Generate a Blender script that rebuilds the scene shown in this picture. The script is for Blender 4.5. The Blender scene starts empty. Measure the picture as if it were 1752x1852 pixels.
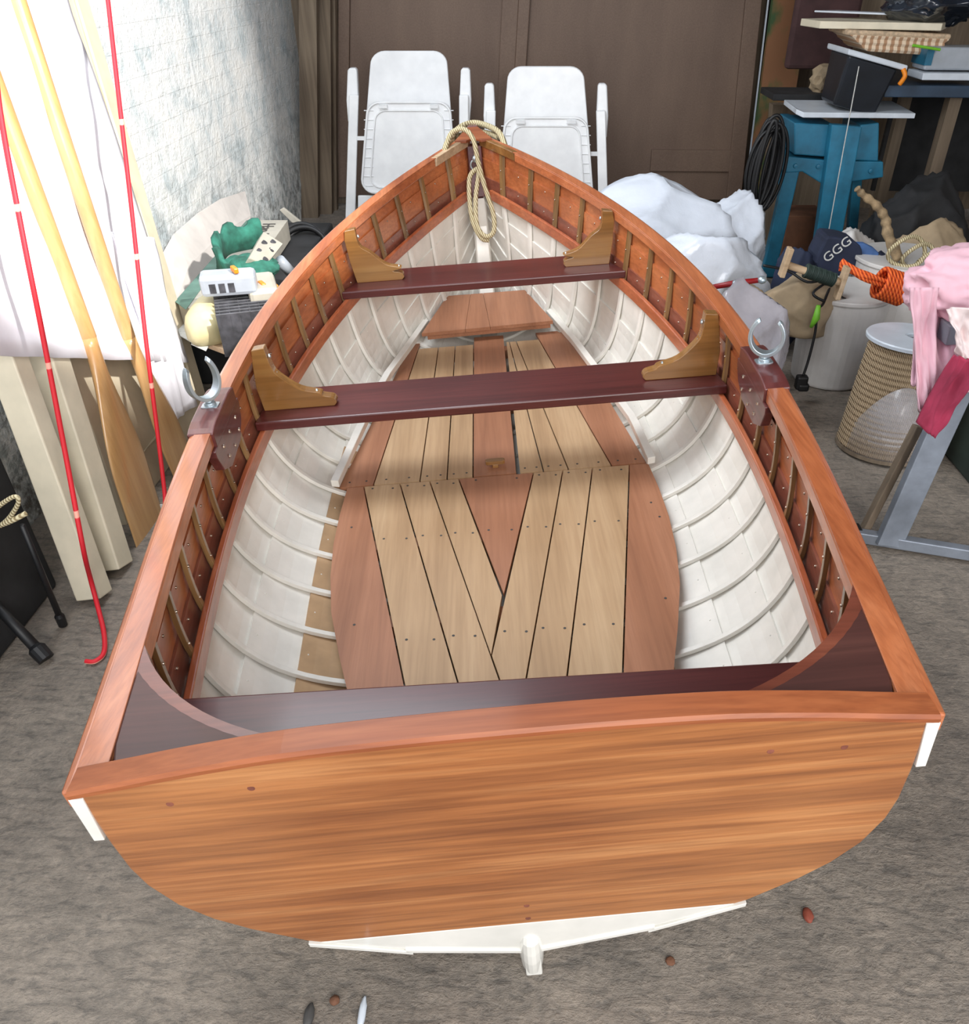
import bpy, bmesh, math, random
import numpy as np
from mathutils import Vector, Matrix, noise
random.seed(7)
sc = bpy.context.scene
COL = sc.collection
W_, H_ = 1752, 1852
# ------------------------------------------------------------------ camera maths
FPX, CX, CY = 1449.94, 961.39, 1020.68
BPOS = np.array([0.02688, -0.80986, 1.34179])
def basis(pitch, yaw, roll):
    cp, sp, cy, sy = math.cos(pitch), math.sin(pitch), math.cos(yaw), math.sin(yaw)
    f = np.array([sy*cp, cy*cp, -sp]); r = np.array([cy, -sy, 0.0]); u = np.cross(r, f)
    cr, sr = math.cos(roll), math.sin(roll)
    return cr*r+sr*u, -sr*r+cr*u, f
CAMH = 1.380
WR, WU, WF = basis(math.radians(37), 0, math.radians(.5))
BR, BU, BF = basis(0.665666, 0.025035, -0.068575)
CAM = np.array([0, 0, CAMH])
BM = np.stack([WR, WU, WF], 1) @ np.stack([BR, BU, BF], 0)
BT = CAM - BM @ BPOS
def wray(u, v): return (u-CX)/FPX*WR-(v-CY)/FPX*WU+WF
def bray(u, v): return (u-CX)/FPX*BR-(v-CY)/FPX*BU+BF
def hit(pos, q, n, d):
    n = np.array(n, float); t = (d-n@pos)/(n@q); return Vector(pos+t*q)
def WX(u, v, x): return hit(CAM, wray(u, v), (1, 0, 0), x)
def WY(u, v, y): return hit(CAM, wray(u, v), (0, 1, 0), y)
def WZ(u, v, z=0.): return hit(CAM, wray(u, v), (0, 0, 1), z)
def WN(u, v, n, d): return hit(CAM, wray(u, v), n, d)
def BZ(u, v, z): return hit(BPOS, bray(u, v), (0, 0, 1), z)
def BN(u, v, n, d): return hit(BPOS, bray(u, v), n, d)

# ------------------------------------------------------------------ materials
def s2l(c):
    return tuple(((x/255)/12.92 if x/255 <= .04045 else ((x/255+.055)/1.055)**2.4) for x in c)+(1,)
MATS = {}
class NT:
    def __init__(s, name):
        s.m = bpy.data.materials.new(name); s.m.use_nodes = True
        s.t = s.m.node_tree; s.b = s.t.nodes['Principled BSDF']; s.l = s.t.links
    def n(s, typ, **k):
        x = s.t.nodes.new(typ)
        for a, b in k.items():
            if hasattr(x, a): setattr(x, a, b)
            else: x.inputs[a.replace('_', ' ')].default_value = b
        return x
    def coord(s, scale, rot=(0, 0, 0), kind='Object'):
        tc = s.n('ShaderNodeTexCoord'); mp = s.n('ShaderNodeMapping')
        s.l.new(tc.outputs[kind], mp.inputs[0]); mp.inputs['Scale'].default_value = scale
        mp.inputs['Rotation'].default_value = rot
        return mp.outputs[0]
    def noise(s, vec, scale, detail=4, rough=.55, dist=0):
        x = s.n('ShaderNodeTexNoise'); x.inputs['Scale'].default_value = scale
        x.inputs['Detail'].default_value = detail; x.inputs['Roughness'].default_value = rough
        x.inputs['Distortion'].default_value = dist
        s.l.new(vec, x.inputs['Vector']); return x.outputs['Fac']
    def ramp(s, fac, stops):
        r = s.n('ShaderNodeValToRGB'); e = r.color_ramp.elements
        while len(e) < len(stops): e.new(.5)
        for el, (p, c) in zip(e, stops): el.position = p; el.color = s2l(c)
        s.l.new(fac, r.inputs[0]); return r.outputs[0]
    def mix(s, fac, a, b, typ='MIX'):
        x = s.n('ShaderNodeMixRGB'); x.blend_type = typ
        for i, v in ((0, fac), (1, a), (2, b)):
            if isinstance(v, (int, float)): x.inputs[i].default_value = v
            elif isinstance(v, tuple): x.inputs[i].default_value = v
            else: s.l.new(v, x.inputs[i])
        return x.outputs[0]
    def bump(s, h, st, dist=.01):
        b = s.n('ShaderNodeBump'); b.inputs['Strength'].default_value = st; b.inputs['Distance'].default_value = dist
        s.l.new(h, b.inputs['Height']); s.l.new(b.outputs[0], s.b.inputs['Normal'])
    def fin(s, col, rough=.5, coat=0, metal=0, trans=0, alpha=1, spec=.5):
        if isinstance(col, tuple): s.b.inputs['Base Color'].default_value = col
        else: s.l.new(col, s.b.inputs['Base Color'])
        s.b.inputs['Roughness'].default_value = rough; s.b.inputs['Metallic'].default_value = metal
        s.b.inputs['Coat Weight'].default_value = coat; s.b.inputs['Coat Roughness'].default_value = .12
        s.b.inputs['Transmission Weight'].default_value = trans; s.b.inputs['Alpha'].default_value = alpha
        s.b.inputs['Specular IOR Level'].default_value = spec
        return s.m
def wood(name, dark, mid, light, axis='y', coat=.6, rough=.35, fine=90, wide=9, bump=.05, cont=1.0, plank=None):
    s = NT(name); k = .04
    sc3 = {'y': (1, k, 1), 'x': (k, 1, 1), 'z': (1, 1, k)}[axis]
    v = s.coord(sc3)
    a = s.noise(v, fine, 3, .6); b = s.noise(v, wide, 4, .6, .8)
    c1 = s.ramp(b, [(.3, dark), (.5, mid), (.72, light)])
    c2 = s.ramp(a, [(.35, tuple(int(x*(1-.28*cont)) for x in mid)), (.6, (255, 255, 255))])
    col = s.mix(.35*cont, c1, c2, 'MULTIPLY')
    # larger patches of tone
    p = s.noise(s.coord((1, 1, 1)), 2.3, 2)
    col = s.mix(.25, col, s.ramp(p, [(.35, dark), (.65, light)]))
    if plank:  # planks of differing tone, by object-space cell
        col = s.mix(.3, col, s.ramp(s.noise(s.coord(plank), 1.0, 0), [(.35, dark), (.65, light)]), 'OVERLAY')
    s.bump(a, bump, .002)
    return s.fin(col, rough, coat)
def paint(name, col, rough=.4, var=.08, coat=.0, scale=9, bump=.0, metal=0, trans=0, alpha=1):
    s = NT(name); n = s.noise(s.coord((1, 1, 1)), scale, 4)
    lo = tuple(int(x*(1-var)) for x in col); hi = tuple(min(255, int(x*(1+var*.6))) for x in col)
    c = s.ramp(n, [(.3, lo), (.7, hi)])
    if bump: s.bump(s.noise(s.coord((1, 1, 1)), scale*6, 3), bump, .004)
    return s.fin(c, rough, coat, metal, trans, alpha)

M = {}
M['gun'] = wood('gunwale_varnish', (156, 84, 50), (196, 114, 70), (218, 142, 98), 'y', .7, .3, 130, 14)
M['transom'] = wood('transom_varnish', (134, 78, 42), (178, 112, 62), (206, 144, 90), 'x', .45, .38, 120, 26, cont=1.3)
M['cap'] = wood('transom_cap_varnish', (124, 62, 34), (160, 88, 48), (190, 116, 70), 'x', .08, .55, 110, 12)
M['plank'] = wood('plank_varnish', (140, 72, 40), (190, 108, 62), (216, 138, 88), 'y', .6, .35, 120, 9)
M['plankd'] = wood('plank_varnish_dark', (104, 54, 44), (142, 80, 62), (164, 102, 80), 'y', .6, .35, 120, 9)
M['riser'] = wood('riser_varnish', (148, 72, 42), (184, 98, 60), (206, 124, 82), 'y', .7, .3, 120, 14)
M['rib'] = wood('ash_rib', (90, 64, 38), (142, 106, 64), (170, 134, 88), 'z', .5, .35, 140, 14)
M['knee'] = wood('knee_wood', (108, 72, 36), (150, 104, 54), (180, 136, 80), 'x', .8, .2, 60, 8)
M['purple'] = wood('purpleheart', (62, 22, 22), (84, 33, 32), (104, 46, 43), 'x', .25, .4, 120, 10)
M['purpley'] = wood('purpleheart_long', (78, 34, 34), (108, 54, 52), (128, 70, 66), 'y', .5, .35, 120, 10)
M['qknee'] = wood('quarter_knee_wood', (64, 34, 30), (80, 44, 38), (92, 54, 46), 'x', .15, .5, 90, 8)
M['qkneeb'] = wood('quarter_knee_border', (96, 48, 36), (122, 64, 48), (140, 80, 60), 'x', .5, .35, 90, 8)
M['fl_l'] = wood('floorboard_light', (158, 124, 88), (186, 152, 114), (204, 172, 134), 'y', .05, .55, 110, 8, cont=.6)
M['fl_d'] = wood('floorboard_red', (136, 88, 60), (166, 112, 80), (184, 130, 98), 'y', .05, .55, 110, 8, cont=.6)
M['white'] = paint('hull_white_paint', (236, 233, 224), .25, .05, .4)
M['beige'] = paint('hull_bare_primer', (184, 152, 116), .4, .12)
M['rivet'] = paint('rivet_metal', (190, 172, 156), .25, .1, metal=1)
M['galv'] = paint('galvanised_steel', (190, 205, 212), .35, .1, metal=.75)
M['blackrub'] = paint('black_rubber', (22, 22, 24), .5, .2)
M['chair'] = paint('white_plastic', (248, 249, 252), .3, .04, .2)
M['rope'] = None
def rope_mat(name, a, b, sc_=60, metal=0):
    s = NT(name); w = s.n('ShaderNodeTexWave'); w.inputs['Scale'].default_value = sc_; w.inputs['Distortion'].default_value = 2
    s.l.new(s.coord((1, 1, 1), (.5, .4, .3)), w.inputs['Vector'])
    c = s.ramp(w.outputs['Fac'], [(.2, a), (.7, b)]); s.bump(w.outputs['Fac'], .6, .003)
    return s.fin(c, .8)
M['rope'] = rope_mat('beige_rope', (150, 132, 96), (220, 208, 170), 40)
M['spoolrope'] = rope_mat('brown_hemp', (128, 106, 80), (186, 162, 130), 60)
M['orope'] = rope_mat('orange_rope', (190, 66, 24), (255, 120, 50), 30)
def band(name, base, stripe, n=3.2):
    s = NT(name); sep = s.n('ShaderNodeSeparateXYZ'); s.l.new(s.coord((1, 1, 1)), sep.inputs[0])
    m = s.n('ShaderNodeMath'); m.operation = 'MULTIPLY'; m.inputs[1].default_value = n; s.l.new(sep.outputs['Z'], m.inputs[0])
    f = s.n('ShaderNodeMath'); f.operation = 'FRACT'; s.l.new(m.outputs[0], f.inputs[0])
    c = s.ramp(f.outputs[0], [(.0, base), (.955, base), (.96, stripe), (1, stripe)])
    return s.fin(c, .6)
M['red'] = band('red_cord', (214, 30, 44), (250, 170, 150))
M['oar'] = wood('oar_wood', (184, 134, 78), (206, 162, 108), (222, 184, 132), 'z', .7, .3, 60, 5, cont=.7)
M['redp'] = paint('red_paint', (150, 26, 30), .4)
M['cream'] = paint('cream_paint', (226, 216, 192), .5, .06)
M['creamd'] = paint('cream_panel_paint', (214, 200, 174), .5, .07)
M['sheet'] = paint('white_sheet', (236, 234, 240), .9, .03)
M['cardb'] = paint('cardboard_pale', (206, 198, 192), .8, .06)
M['cardbox'] = paint('cardboard_grey', (178, 172, 160), .8, .08)
M['green'] = paint('green_cloth', (46, 106, 90), .95, .3, scale=20)
M['greend'] = paint('green_print', (96, 128, 116), .7, .2)
M['grey'] = paint('grey_plastic', (178, 172, 158), .45, .06)
M['dgrey'] = paint('dark_engine', (70, 70, 74), .35, .3, scale=30)
M['tank'] = paint('tank_plastic', (208, 196, 150), .35, .1)
M['lgrey'] = paint('pale_plastic', (168, 174, 182), .35, .08)
M['orange'] = paint('orange_plastic', (240, 140, 30), .4)
M['paper'] = paint('paper', (205, 205, 200), .9, .1, scale=60)
M['ink'] = paint('ink', (70, 68, 66), .7)
M['rawwood'] = wood('raw_wood', (176, 146, 112), (200, 172, 138), (216, 190, 158), 'x', 0, .6)
M['oldwood'] = wood('old_timber', (84, 70, 56), (120, 104, 86), (150, 134, 114), 'z', 0, .8, 60, 6)
M['blue'] = paint('blue_machine_paint', (36, 112, 142), .4, .18, .1, bump=.1)
M['dblue'] = paint('dark_blue_cloth', (34, 42, 66), .8, .2)
M['mblue'] = paint('mid_blue_cloth', (70, 104, 158), .8, .2)
M['nearblack'] = paint('dark_plastic', (26, 30, 38), .35, .3)
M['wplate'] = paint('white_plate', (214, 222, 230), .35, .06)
M['bag'] = paint('white_plastic_bag', (222, 228, 238), .25, .05, .3, bump=.6, scale=4)
M['bucket'] = paint('white_bucket', (214, 210, 206), .35, .05)
M['clear'] = paint('clear_plastic', (205, 200, 208), .15, .08, .5, trans=.35, bump=.3, alpha=.8)
M['wrap'] = paint('wrap_film', (225, 222, 226), .15, .08, .6, alpha=.3, bump=.3)
M['tan'] = paint('tan_canvas', (164, 144, 116), .85, .15)
M['basket'] = paint('wicker', (206, 180, 150), .8, .15, scale=60, bump=.5)
M['pink'] = paint('pink_cloth', (226, 182, 194), .9, .1, scale=4)
M['pinkw'] = paint('pale_cloth', (232, 214, 212), .9, .05)
M['crim'] = paint('crimson_cloth', (156, 48, 76), .9, .15)
M['steel'] = paint('trestle_metal', (140, 146, 156), .45, .15, metal=.4, bump=.2)
M['lime'] = paint('green_tie', (120, 190, 50), .5)
M['bark'] = paint('bark', (150, 128, 98), .8, .25, scale=30, bump=.5)
M['dark'] = paint('dark_clutter', (34, 34, 36), .8, .4)
M['brown'] = paint('brown_card', (112, 74, 52), .8, .2)
def door_mat():
    s = NT('barn_door_paint'); v = s.coord((1, 1, .3)); n = s.noise(v, 3, 5); g = s.noise(s.coord((1, 1, 1)), 120, 2)
    c = s.ramp(n, [(.3, (100, 80, 68)), (.7, (128, 106, 90))]); c = s.mix(.15, c, s.ramp(g, [(.3, (70, 50, 42)), (.7, (150, 125, 110))]))
    sc_ = s.noise(s.coord((4, 1, .7)), 4, 6, .7); c = s.mix(s.ramp(sc_, [(.72, (0, 0, 0)), (.76, (90, 90, 90))]), c, s2l((150, 130, 116)))
    return s.fin(c, .6)
M['door'] = door_mat()
def wall_mat():
    s = NT('whitewashed_masonry'); v = s.coord((1, 1, 1))
    br = s.n('ShaderNodeTexBrick'); s.l.new(s.coord((1, 1, 1), (0, math.radians(90), math.radians(90))), br.inputs['Vector'])
    br.inputs['Scale'].default_value = 1; br.inputs['Brick Width'].default_value = .23; br.inputs['Row Height'].default_value = .085; br.inputs['Mortar Size'].default_value = .008
    n1 = s.noise(v, 6, 6, .65); n2 = s.noise(v, 22, 5, .7); n3 = s.noise(v, 1.6, 3)
    c = s.ramp(n1, [(.35, (196, 206, 208)), (.5, (232, 234, 232)), (.7, (244, 242, 236))])
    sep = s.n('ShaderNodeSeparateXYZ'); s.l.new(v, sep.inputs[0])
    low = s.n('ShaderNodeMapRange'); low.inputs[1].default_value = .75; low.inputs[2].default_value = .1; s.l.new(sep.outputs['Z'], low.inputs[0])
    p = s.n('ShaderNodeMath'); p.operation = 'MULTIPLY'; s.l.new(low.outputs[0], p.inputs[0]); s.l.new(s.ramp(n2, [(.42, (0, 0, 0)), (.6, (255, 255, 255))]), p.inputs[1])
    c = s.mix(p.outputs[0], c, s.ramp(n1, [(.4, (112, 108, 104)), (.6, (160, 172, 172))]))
    h = s.mix(.12, n2, br.outputs['Fac']); s.bump(h, .7, .02)
    return s.fin(c, .85)
M['wall'] = wall_mat()
def floor_mat():
    s = NT('concrete_floor'); v = s.coord((1, 1, 1)); n1 = s.noise(v, 1.3, 5, .6); n2 = s.noise(v, 9, 6, .7); n3 = s.noise(v, 70, 4, .7)
    v2 = s.coord((1, 3, 1), (0, 0, .5)); n4 = s.noise(v2, 18, 6, .75, .6)
    c = s.ramp(n1, [(.3, (146, 138, 130)), (.5, (168, 161, 152)), (.7, (190, 182, 172))])
    c = s.mix(.45, c, s.ramp(n2, [(.32, (84, 80, 76)), (.62, (176, 170, 164))]), 'OVERLAY')
    c = s.mix(.5, c, s.ramp(n4, [(.38, (70, 60, 52)), (.50, (215, 206, 196))]), 'MULTIPLY')
    c = s.mix(.3, c, s.ramp(n3, [(.35, (60, 56, 50)), (.65, (190, 184, 176))]), 'OVERLAY')
    s.bump(s.mix(.5, n4, n3), .9, .014)
    return s.fin(c, .75)
M['floor'] = floor_mat()
def orangepost():
    s = NT('weathered_orange_board'); n = s.noise(s.coord((1, 1, .6)), 5, 4)
    return s.fin(s.ramp(n, [(.44, (142, 98, 66)), (.50, (116, 98, 60)), (.56, (66, 92, 56))]), .7)
M['opost'] = orangepost()
def stripes():
    s = NT('woven_cane'); w = s.n('ShaderNodeTexWave'); w.inputs['Scale'].default_value = 9; w.inputs['Distortion'].default_value = 1.5
    s.l.new(s.coord((1, .3, 1)), w.inputs['Vector'])
    return s.fin(s.ramp(w.outputs['Fac'], [(.3, (178, 140, 108)), (.6, (226, 206, 180))]), .7)
M['cane'] = stripes()

# ------------------------------------------------------------------ object helpers
def link(o, parent=None):
    COL.objects.link(o)
    if parent is not None: o.parent = parent
    return o
def obj(name, bm, mats, parent=None, smooth=False, bevel=0, label=None):
    me = bpy.data.meshes.new(name)
    bmesh.ops.recalc_face_normals(bm, faces=bm.faces)
    bm.to_mesh(me); bm.free()
    for m in (mats if isinstance(mats, (list, tuple)) else [mats]): me.materials.append(m)
    if smooth: me.polygons.foreach_set('use_smooth', [True]*len(me.polygons))
    o = bpy.data.objects.new(name, me); link(o, parent)
    if bevel:
        b = o.modifiers.new('bevel', 'BEVEL'); b.width = bevel; b.segments = 2; b.limit_method = 'ANGLE'; b.angle_limit = .6
    if label: o['label'] = label
    return o
def tag(o, label, cat, group=None, kind=None):
    o['label'] = label; o['category'] = cat
    if group: o['group'] = group
    if kind: o['kind'] = kind
    return o
def empty(name, loc=(0, 0, 0), rot=(0, 0, 0)):
    o = bpy.data.objects.new(name, None); o.location = loc; o.rotation_euler = rot; o.empty_display_size = .05
    return link(o)
def struct(name, bm, m):
    o = obj(name, bm, m); o['kind'] = 'structure'; return o
def box(bm, lo, hi, mi=0, rot=None, piv=None):
    vs = [Vector((x, y, z)) for x in (lo[0], hi[0]) for y in (lo[1], hi[1]) for z in (lo[2], hi[2])]
    if rot is not None:
        p = Vector(piv) if piv is not None else Vector([(a+b)/2 for a, b in zip(lo, hi)])
        vs = [rot @ (v-p)+p for v in vs]
    v = [bm.verts.new(x) for x in vs]
    for q in ((0, 1, 3, 2), (4, 6, 7, 5), (0, 4, 5, 1), (2, 3, 7, 6), (0, 2, 6, 4), (1, 5, 7, 3)):
        bm.faces.new([v[i] for i in q]).material_index = mi
    return v
def prism(bm, pts, ext, mi=0):
    """closed polygon (3D points) extruded by vector ext"""
    e = Vector(ext); a = [bm.verts.new(Vector(p)) for p in pts]; b = [bm.verts.new(Vector(p)+e) for p in pts]
    n = len(pts)
    bm.faces.new(a).material_index = mi; bm.faces.new(b[::-1]).material_index = mi
    for i in range(n): bm.faces.new((a[i], b[i], b[(i+1) % n], a[(i+1) % n])).material_index = mi
def loft(bm, rings, closed=True, caps=True, mi=0):
    R = [[bm.verts.new(Vector(p)) for p in r] for r in rings]; n = len(R[0])
    for a, b in zip(R, R[1:]):
        for i in range(n if closed else n-1):
            bm.faces.new((a[i], a[(i+1) % n], b[(i+1) % n], b[i])).material_index = mi
    if caps and closed:
        bm.faces.new(R[0][::-1]).material_index = mi; bm.faces.new(R[-1]).material_index = mi
    return R
def crom(pts, n=6, closed=False):
    P = [Vector(p) for p in pts]; out = []
    m = len(P)
    for i in range(m if closed else m-1):
        if closed: a, b, c, d = P[i-1], P[i], P[(i+1) % m], P[(i+2) % m]
        else: a, b, c, d = P[max(i-1, 0)], P[i], P[i+1], P[min(i+2, m-1)]
        for k in range(n):
            t = k/n
            out.append(.5*((2*b)+(c-a)*t+(2*a-5*b+4*c-d)*t*t+(3*b-a-3*c+d)*t**3))
    if not closed: out.append(P[-1])
    return out
def tube(bm, pts, r, seg=10, mi=0, closed=False, prof=None):
    """sweep; r float or list; prof: list of (x,y) unit profile"""
    P = [Vector(p) for p in pts]; n = len(P); rr = r if isinstance(r, (list, tuple)) else [r]*n
    T = []
    for i in range(n):
        if closed: t = P[(i+1) % n]-P[i-1]
        else: t = P[min(i+1, n-1)]-P[max(i-1, 0)]
        T.append(t.normalized())
    ref = Vector((0, 0, 1)) if abs(T[0].z) < .9 else Vector((1, 0, 0))
    N = (ref-ref.dot(T[0])*T[0]).normalized(); rings = []
    prof = prof or [(math.cos(2*math.pi*k/seg), math.sin(2*math.pi*k/seg)) for k in range(seg)]
    for i in range(n):
        N = (N-N.dot(T[i])*T[i]).normalized(); B = T[i].cross(N)
        q = rr[i] if isinstance(rr[i], (list, tuple)) else (rr[i], rr[i])
        rings.append([P[i]+N*x*q[0]+B*y*q[1] for x, y in prof])
    if closed:
        rings.append(rings[0]); R = [[bm.verts.new(p) for p in r_] for r_ in rings[:-1]]; R.append(R[0])
        m = len(prof)
        for a, b in zip(R, R[1:]):
            for i in range(m): bm.faces.new((a[i], a[(i+1) % m], b[(i+1) % m], b[i])).material_index = mi
    else: loft(bm, rings, mi=mi)
def lathe(bm, c, prof, seg=32, mi=0, axis=Vector((0, 0, 1)), close=True):
    axis = Vector(axis).normalized(); ref = Vector((1, 0, 0)) if abs(axis.x) < .8 else Vector((0, 1, 0))
    a = (ref-ref.dot(axis)*axis).normalized(); b = axis.cross(a); c = Vector(c)
    rings = [[c+axis*z+(a*math.cos(2*math.pi*k/seg)+b*math.sin(2*math.pi*k/seg))*max(r, 1e-4) for k in range(seg)] for r, z in prof]
    loft(bm, rings, caps=close, mi=mi)
def rrect(w, h, r, n=5):
    o = []
    for cx, cy, a0 in ((w/2-r, h/2-r, 0), (-w/2+r, h/2-r, 90), (-w/2+r, -h/2+r, 180), (w/2-r, -h/2+r, 270)):
        for k in range(n+1):
            a = math.radians(a0+90*k/n); o.append((cx+r*math.cos(a), cy+r*math.sin(a)))
    return o
def blob(bm, c, rad, amp=.15, fr=3.0, sub=4, zmin=None, seed=0, ridge=True, mi=0, sq=1.0):
    t = bmesh.new(); bmesh.ops.create_icosphere(t, subdivisions=sub, radius=1)
    off = Vector((seed*7.3, seed*3.1, seed*1.7)); c = Vector(c)
    vm = []
    for v in t.verts:
        p = v.co.copy()
        if sq != 1: p = Vector([math.copysign(abs(x)**sq, x) for x in p])
        n = noise.noise(p*fr+off)+.5*noise.noise(p*fr*2.3+off)
        if ridge: n = (1-2*abs(n))*.7+.3*abs(noise.noise(p*fr*3.1+off*2))-.3
        p = p*(1+amp*n); q = Vector((p.x*rad[0], p.y*rad[1], p.z*rad[2]))+c
        if zmin is not None and q.z < zmin: q.z = zmin+.002*noise.noise(p*9)
        vm.append(bm.verts.new(q))
    for f in t.faces: bm.faces.new([vm[v.index] for v in f.verts]).material_index = mi
    t.free()
def sheetgrid(bm, P, thick=.004, amp=0, fr=6, seed=0, mi=0, n=(24, 24)):
    """P: 4 corner points tl,tr,br,bl ; a draped cloth with folds and thickness"""
    tl, tr, br, bl = [Vector(p) for p in P]; nr = (tr-tl).cross(bl-tl).normalized()
    off = Vector((seed*5.1, 2.2*seed, 0)); nu, nv = n
    g = []
    for j in range(nv+1):
        row = []
        for i in range(nu+1):
            s, t = i/nu, j/nv
            p = (tl*(1-s)+tr*s)*(1-t)+(bl*(1-s)+br*s)*t
            w = noise.noise(Vector((s*fr, t*fr*.35, 0))+off)+.5*noise.noise(Vector((s*fr*2.2, t*fr, 1))+off)
            row.append(p+nr*amp*w)
        g.append(row)
    A = [[bm.verts.new(p) for p in r] for r in g]; B = [[bm.verts.new(p-nr*thick) for p in r] for r in g]
    for j in range(nv):
        for i in range(nu):
            bm.faces.new((A[j][i], A[j][i+1], A[j+1][i+1], A[j+1][i])).material_index = mi
            bm.faces.new((B[j][i], B[j+1][i], B[j+1][i+1], B[j][i+1])).material_index = mi
    for i in range(nu):
        bm.faces.new((A[0][i], B[0][i], B[0][i+1], A[0][i+1])); bm.faces.new((A[nv][i], A[nv][i+1], B[nv][i+1], B[nv][i]))
    for j in range(nv):
        bm.faces.new((A[j][0], A[j+1][0], B[j+1][0], B[j][0])); bm.faces.new((A[j][nu], B[j][nu], B[j+1][nu], A[j+1][nu]))
def text(name, s, size, loc, X, Y, m, parent=None, depth=.001):
    cu = bpy.data.curves.new(name, 'FONT'); cu.body = s; cu.size = size; cu.extrude = depth
    o = bpy.data.objects.new(name, cu); COL.objects.link(o)
    bpy.context.view_layer.update()
    me = bpy.data.meshes.new_from_object(o.evaluated_get(bpy.context.evaluated_depsgraph_get()))
    bpy.data.objects.remove(o); me.materials.clear(); me.materials.append(m)
    X = Vector(X).normalized(); Y = Vector(Y); Y = (Y-Y.dot(X)*X).normalized(); Z = X.cross(Y)
    mm = Matrix.Translation(Vector(loc)) @ Matrix((X, Y, Z)).transposed().to_4x4()
    me.transform(mm); t = bpy.data.objects.new(name, me); return link(t, parent)

# ================================================================== BOAT
boat = empty('rowing_boat')
mw = Matrix([list(BM[i])+[BT[i]] for i in range(3)]+[[0, 0, 0, 1]])
boat.location = mw.to_translation(); boat.rotation_mode = 'QUATERNION'; boat.rotation_quaternion = mw.to_quaternion()
tag(boat, 'varnished clinker wooden rowing dinghy with white bilges, filling the middle of the floor', 'boat')
PT = [[0.6105915, -0.132896, -0.30740623, -0.07021584, -0.0022787], [0.49999772, 0.08282931, 0.09175166, -0.02443643, 0.00812956],
      [0.60211106, -0.16931655, -0.31377893, -0.04207694, 0.0089791], [0.33543173, 0.10306754, 0.08621534, -0.04001039, 0.02317842]]
DY = .15
def pv(k, y):
    t = (y/DY-9)/9; return sum(a*t**i for i, a in enumerate(PT[k]))
YB = 2.80   # inside of the bow
def sheerb(y): return max(pv(0, y), .012)
def sheerh(y): return pv(1, y)
def riserb(y): return max(pv(2, y), .008)
def riserh(y): return pv(3, y)
TAB = [(-.19, [(0, .050), (.17, .098), (.322, .165), (.425, .258)], (.498, .40)),
       (.3, [(0, .0), (.22, .03), (.42, .085), (.535, .18)], None),
       (.9, [(0, -.02), (.26, .02), (.465, .08), (.59, .17)], None),
       (1.5, [(0, -.02), (.24, .02), (.44, .08), (.55, .18)], None),
       (2.1, [(0, -.01), (.18, .03), (.34, .085), (.40, .2)], None),
       (2.4, [(0, .0), (.12, .04), (.235, .12), (.268, .27)], None),
       (2.7, [(0, .04), (.06, .07), (.105, .14), (.112, .30)], None),
       (2.86, [(0, .2), (.003, .25), (.005, .33), (.008, .42)], None)]
TY = [r[0] for r in TAB]
TV = np.array([[c for p in r[1] for c in p] for r in TAB])
def pchip(x, xs, V):
    xs = np.array(xs); h = np.diff(xs); d = np.diff(V, axis=0)/h[:, None]; m = np.zeros_like(V)
    for i in range(1, len(xs)-1):
        w1 = 2*h[i]+h[i-1]; w2 = h[i]+2*h[i-1]; a, b = d[i-1], d[i]
        with np.errstate(all='ignore'):
            m[i] = np.where(a*b > 0, (w1+w2)/(w1/a+w2/b), 0)
    m[0] = d[0]; m[-1] = d[-1]
    i = int(np.clip(np.searchsorted(xs, x)-1, 0, len(xs)-2)); t = (x-xs[i])/h[i]; H = h[i]
    return (1+2*t)*(1-t)**2*V[i]+t*(1-t)**2*H*m[i]+t*t*(3-2*t)*V[i+1]+t*t*(t-1)*H*m[i+1]
_sec = {}
def section(y):
    k = round(y, 4)
    if k in _sec: return _sec[k]
    v = pchip(y, TY, TV); pts = [(v[2*i], v[2*i+1]) for i in range(4)]
    w = max(0., min(1., (YB+.06-y)/.2)); add = .022*w
    rb, rh = riserb(y)+.024*w, riserh(y); sb, sh = sheerb(y)+add, sheerh(y)+.028
    if y < 0: rb = min(rb, .484+(y+.19)*.3)
    pts += [(rb, rh), (sb, sh)]
    c = crom([(a, b, 0) for a, b in pts], 10)
    P = np.array([(p.x, p.y) for p in c]); s = np.r_[0, np.cumsum(np.hypot(*np.diff(P, axis=0).T))]
    r = (P, s/s[-1], s[40]/s[-1]); _sec[k] = r   # index 40 = riser
    return r
def S(y, t, off=0., side=1, yadd=True):
    """point on the inner skin; off>0 moves inward"""
    P, s, tr = section(y)
    b = np.interp(t, s, P[:, 0]); h = np.interp(t, s, P[:, 1])
    b2, h2 = np.interp(min(t+.01, 1), s, P[:, 0]), np.interp(min(t+.01, 1), s, P[:, 1])
    b1, h1 = np.interp(max(t-.01, 0), s, P[:, 0]), np.interp(max(t-.01, 0), s, P[:, 1])
    d = np.array([b2-b1, h2-h1]); d /= np.linalg.norm(d)+1e-9
    b += -d[1]*off; h += d[0]*off
    w = max(0., 1-(y+.19)/.35) if y > -.19 else 1.
    yy = y+w*(-.03+(.605-h)*.1)
    return Vector((side*max(b, .001), yy, h))
def TF(y, k):  # strake boundaries: 6 below the riser, 3 above
    tr = section(y)[2]
    tr -= .034
    return tr*k/6 if k <= 6 else tr+(1-tr)*[0, .30, .64, 1][k-6]
TH = .007
bm = bmesh.new()
ys = list(np.linspace(-.185, 2.84, 62))
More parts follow.
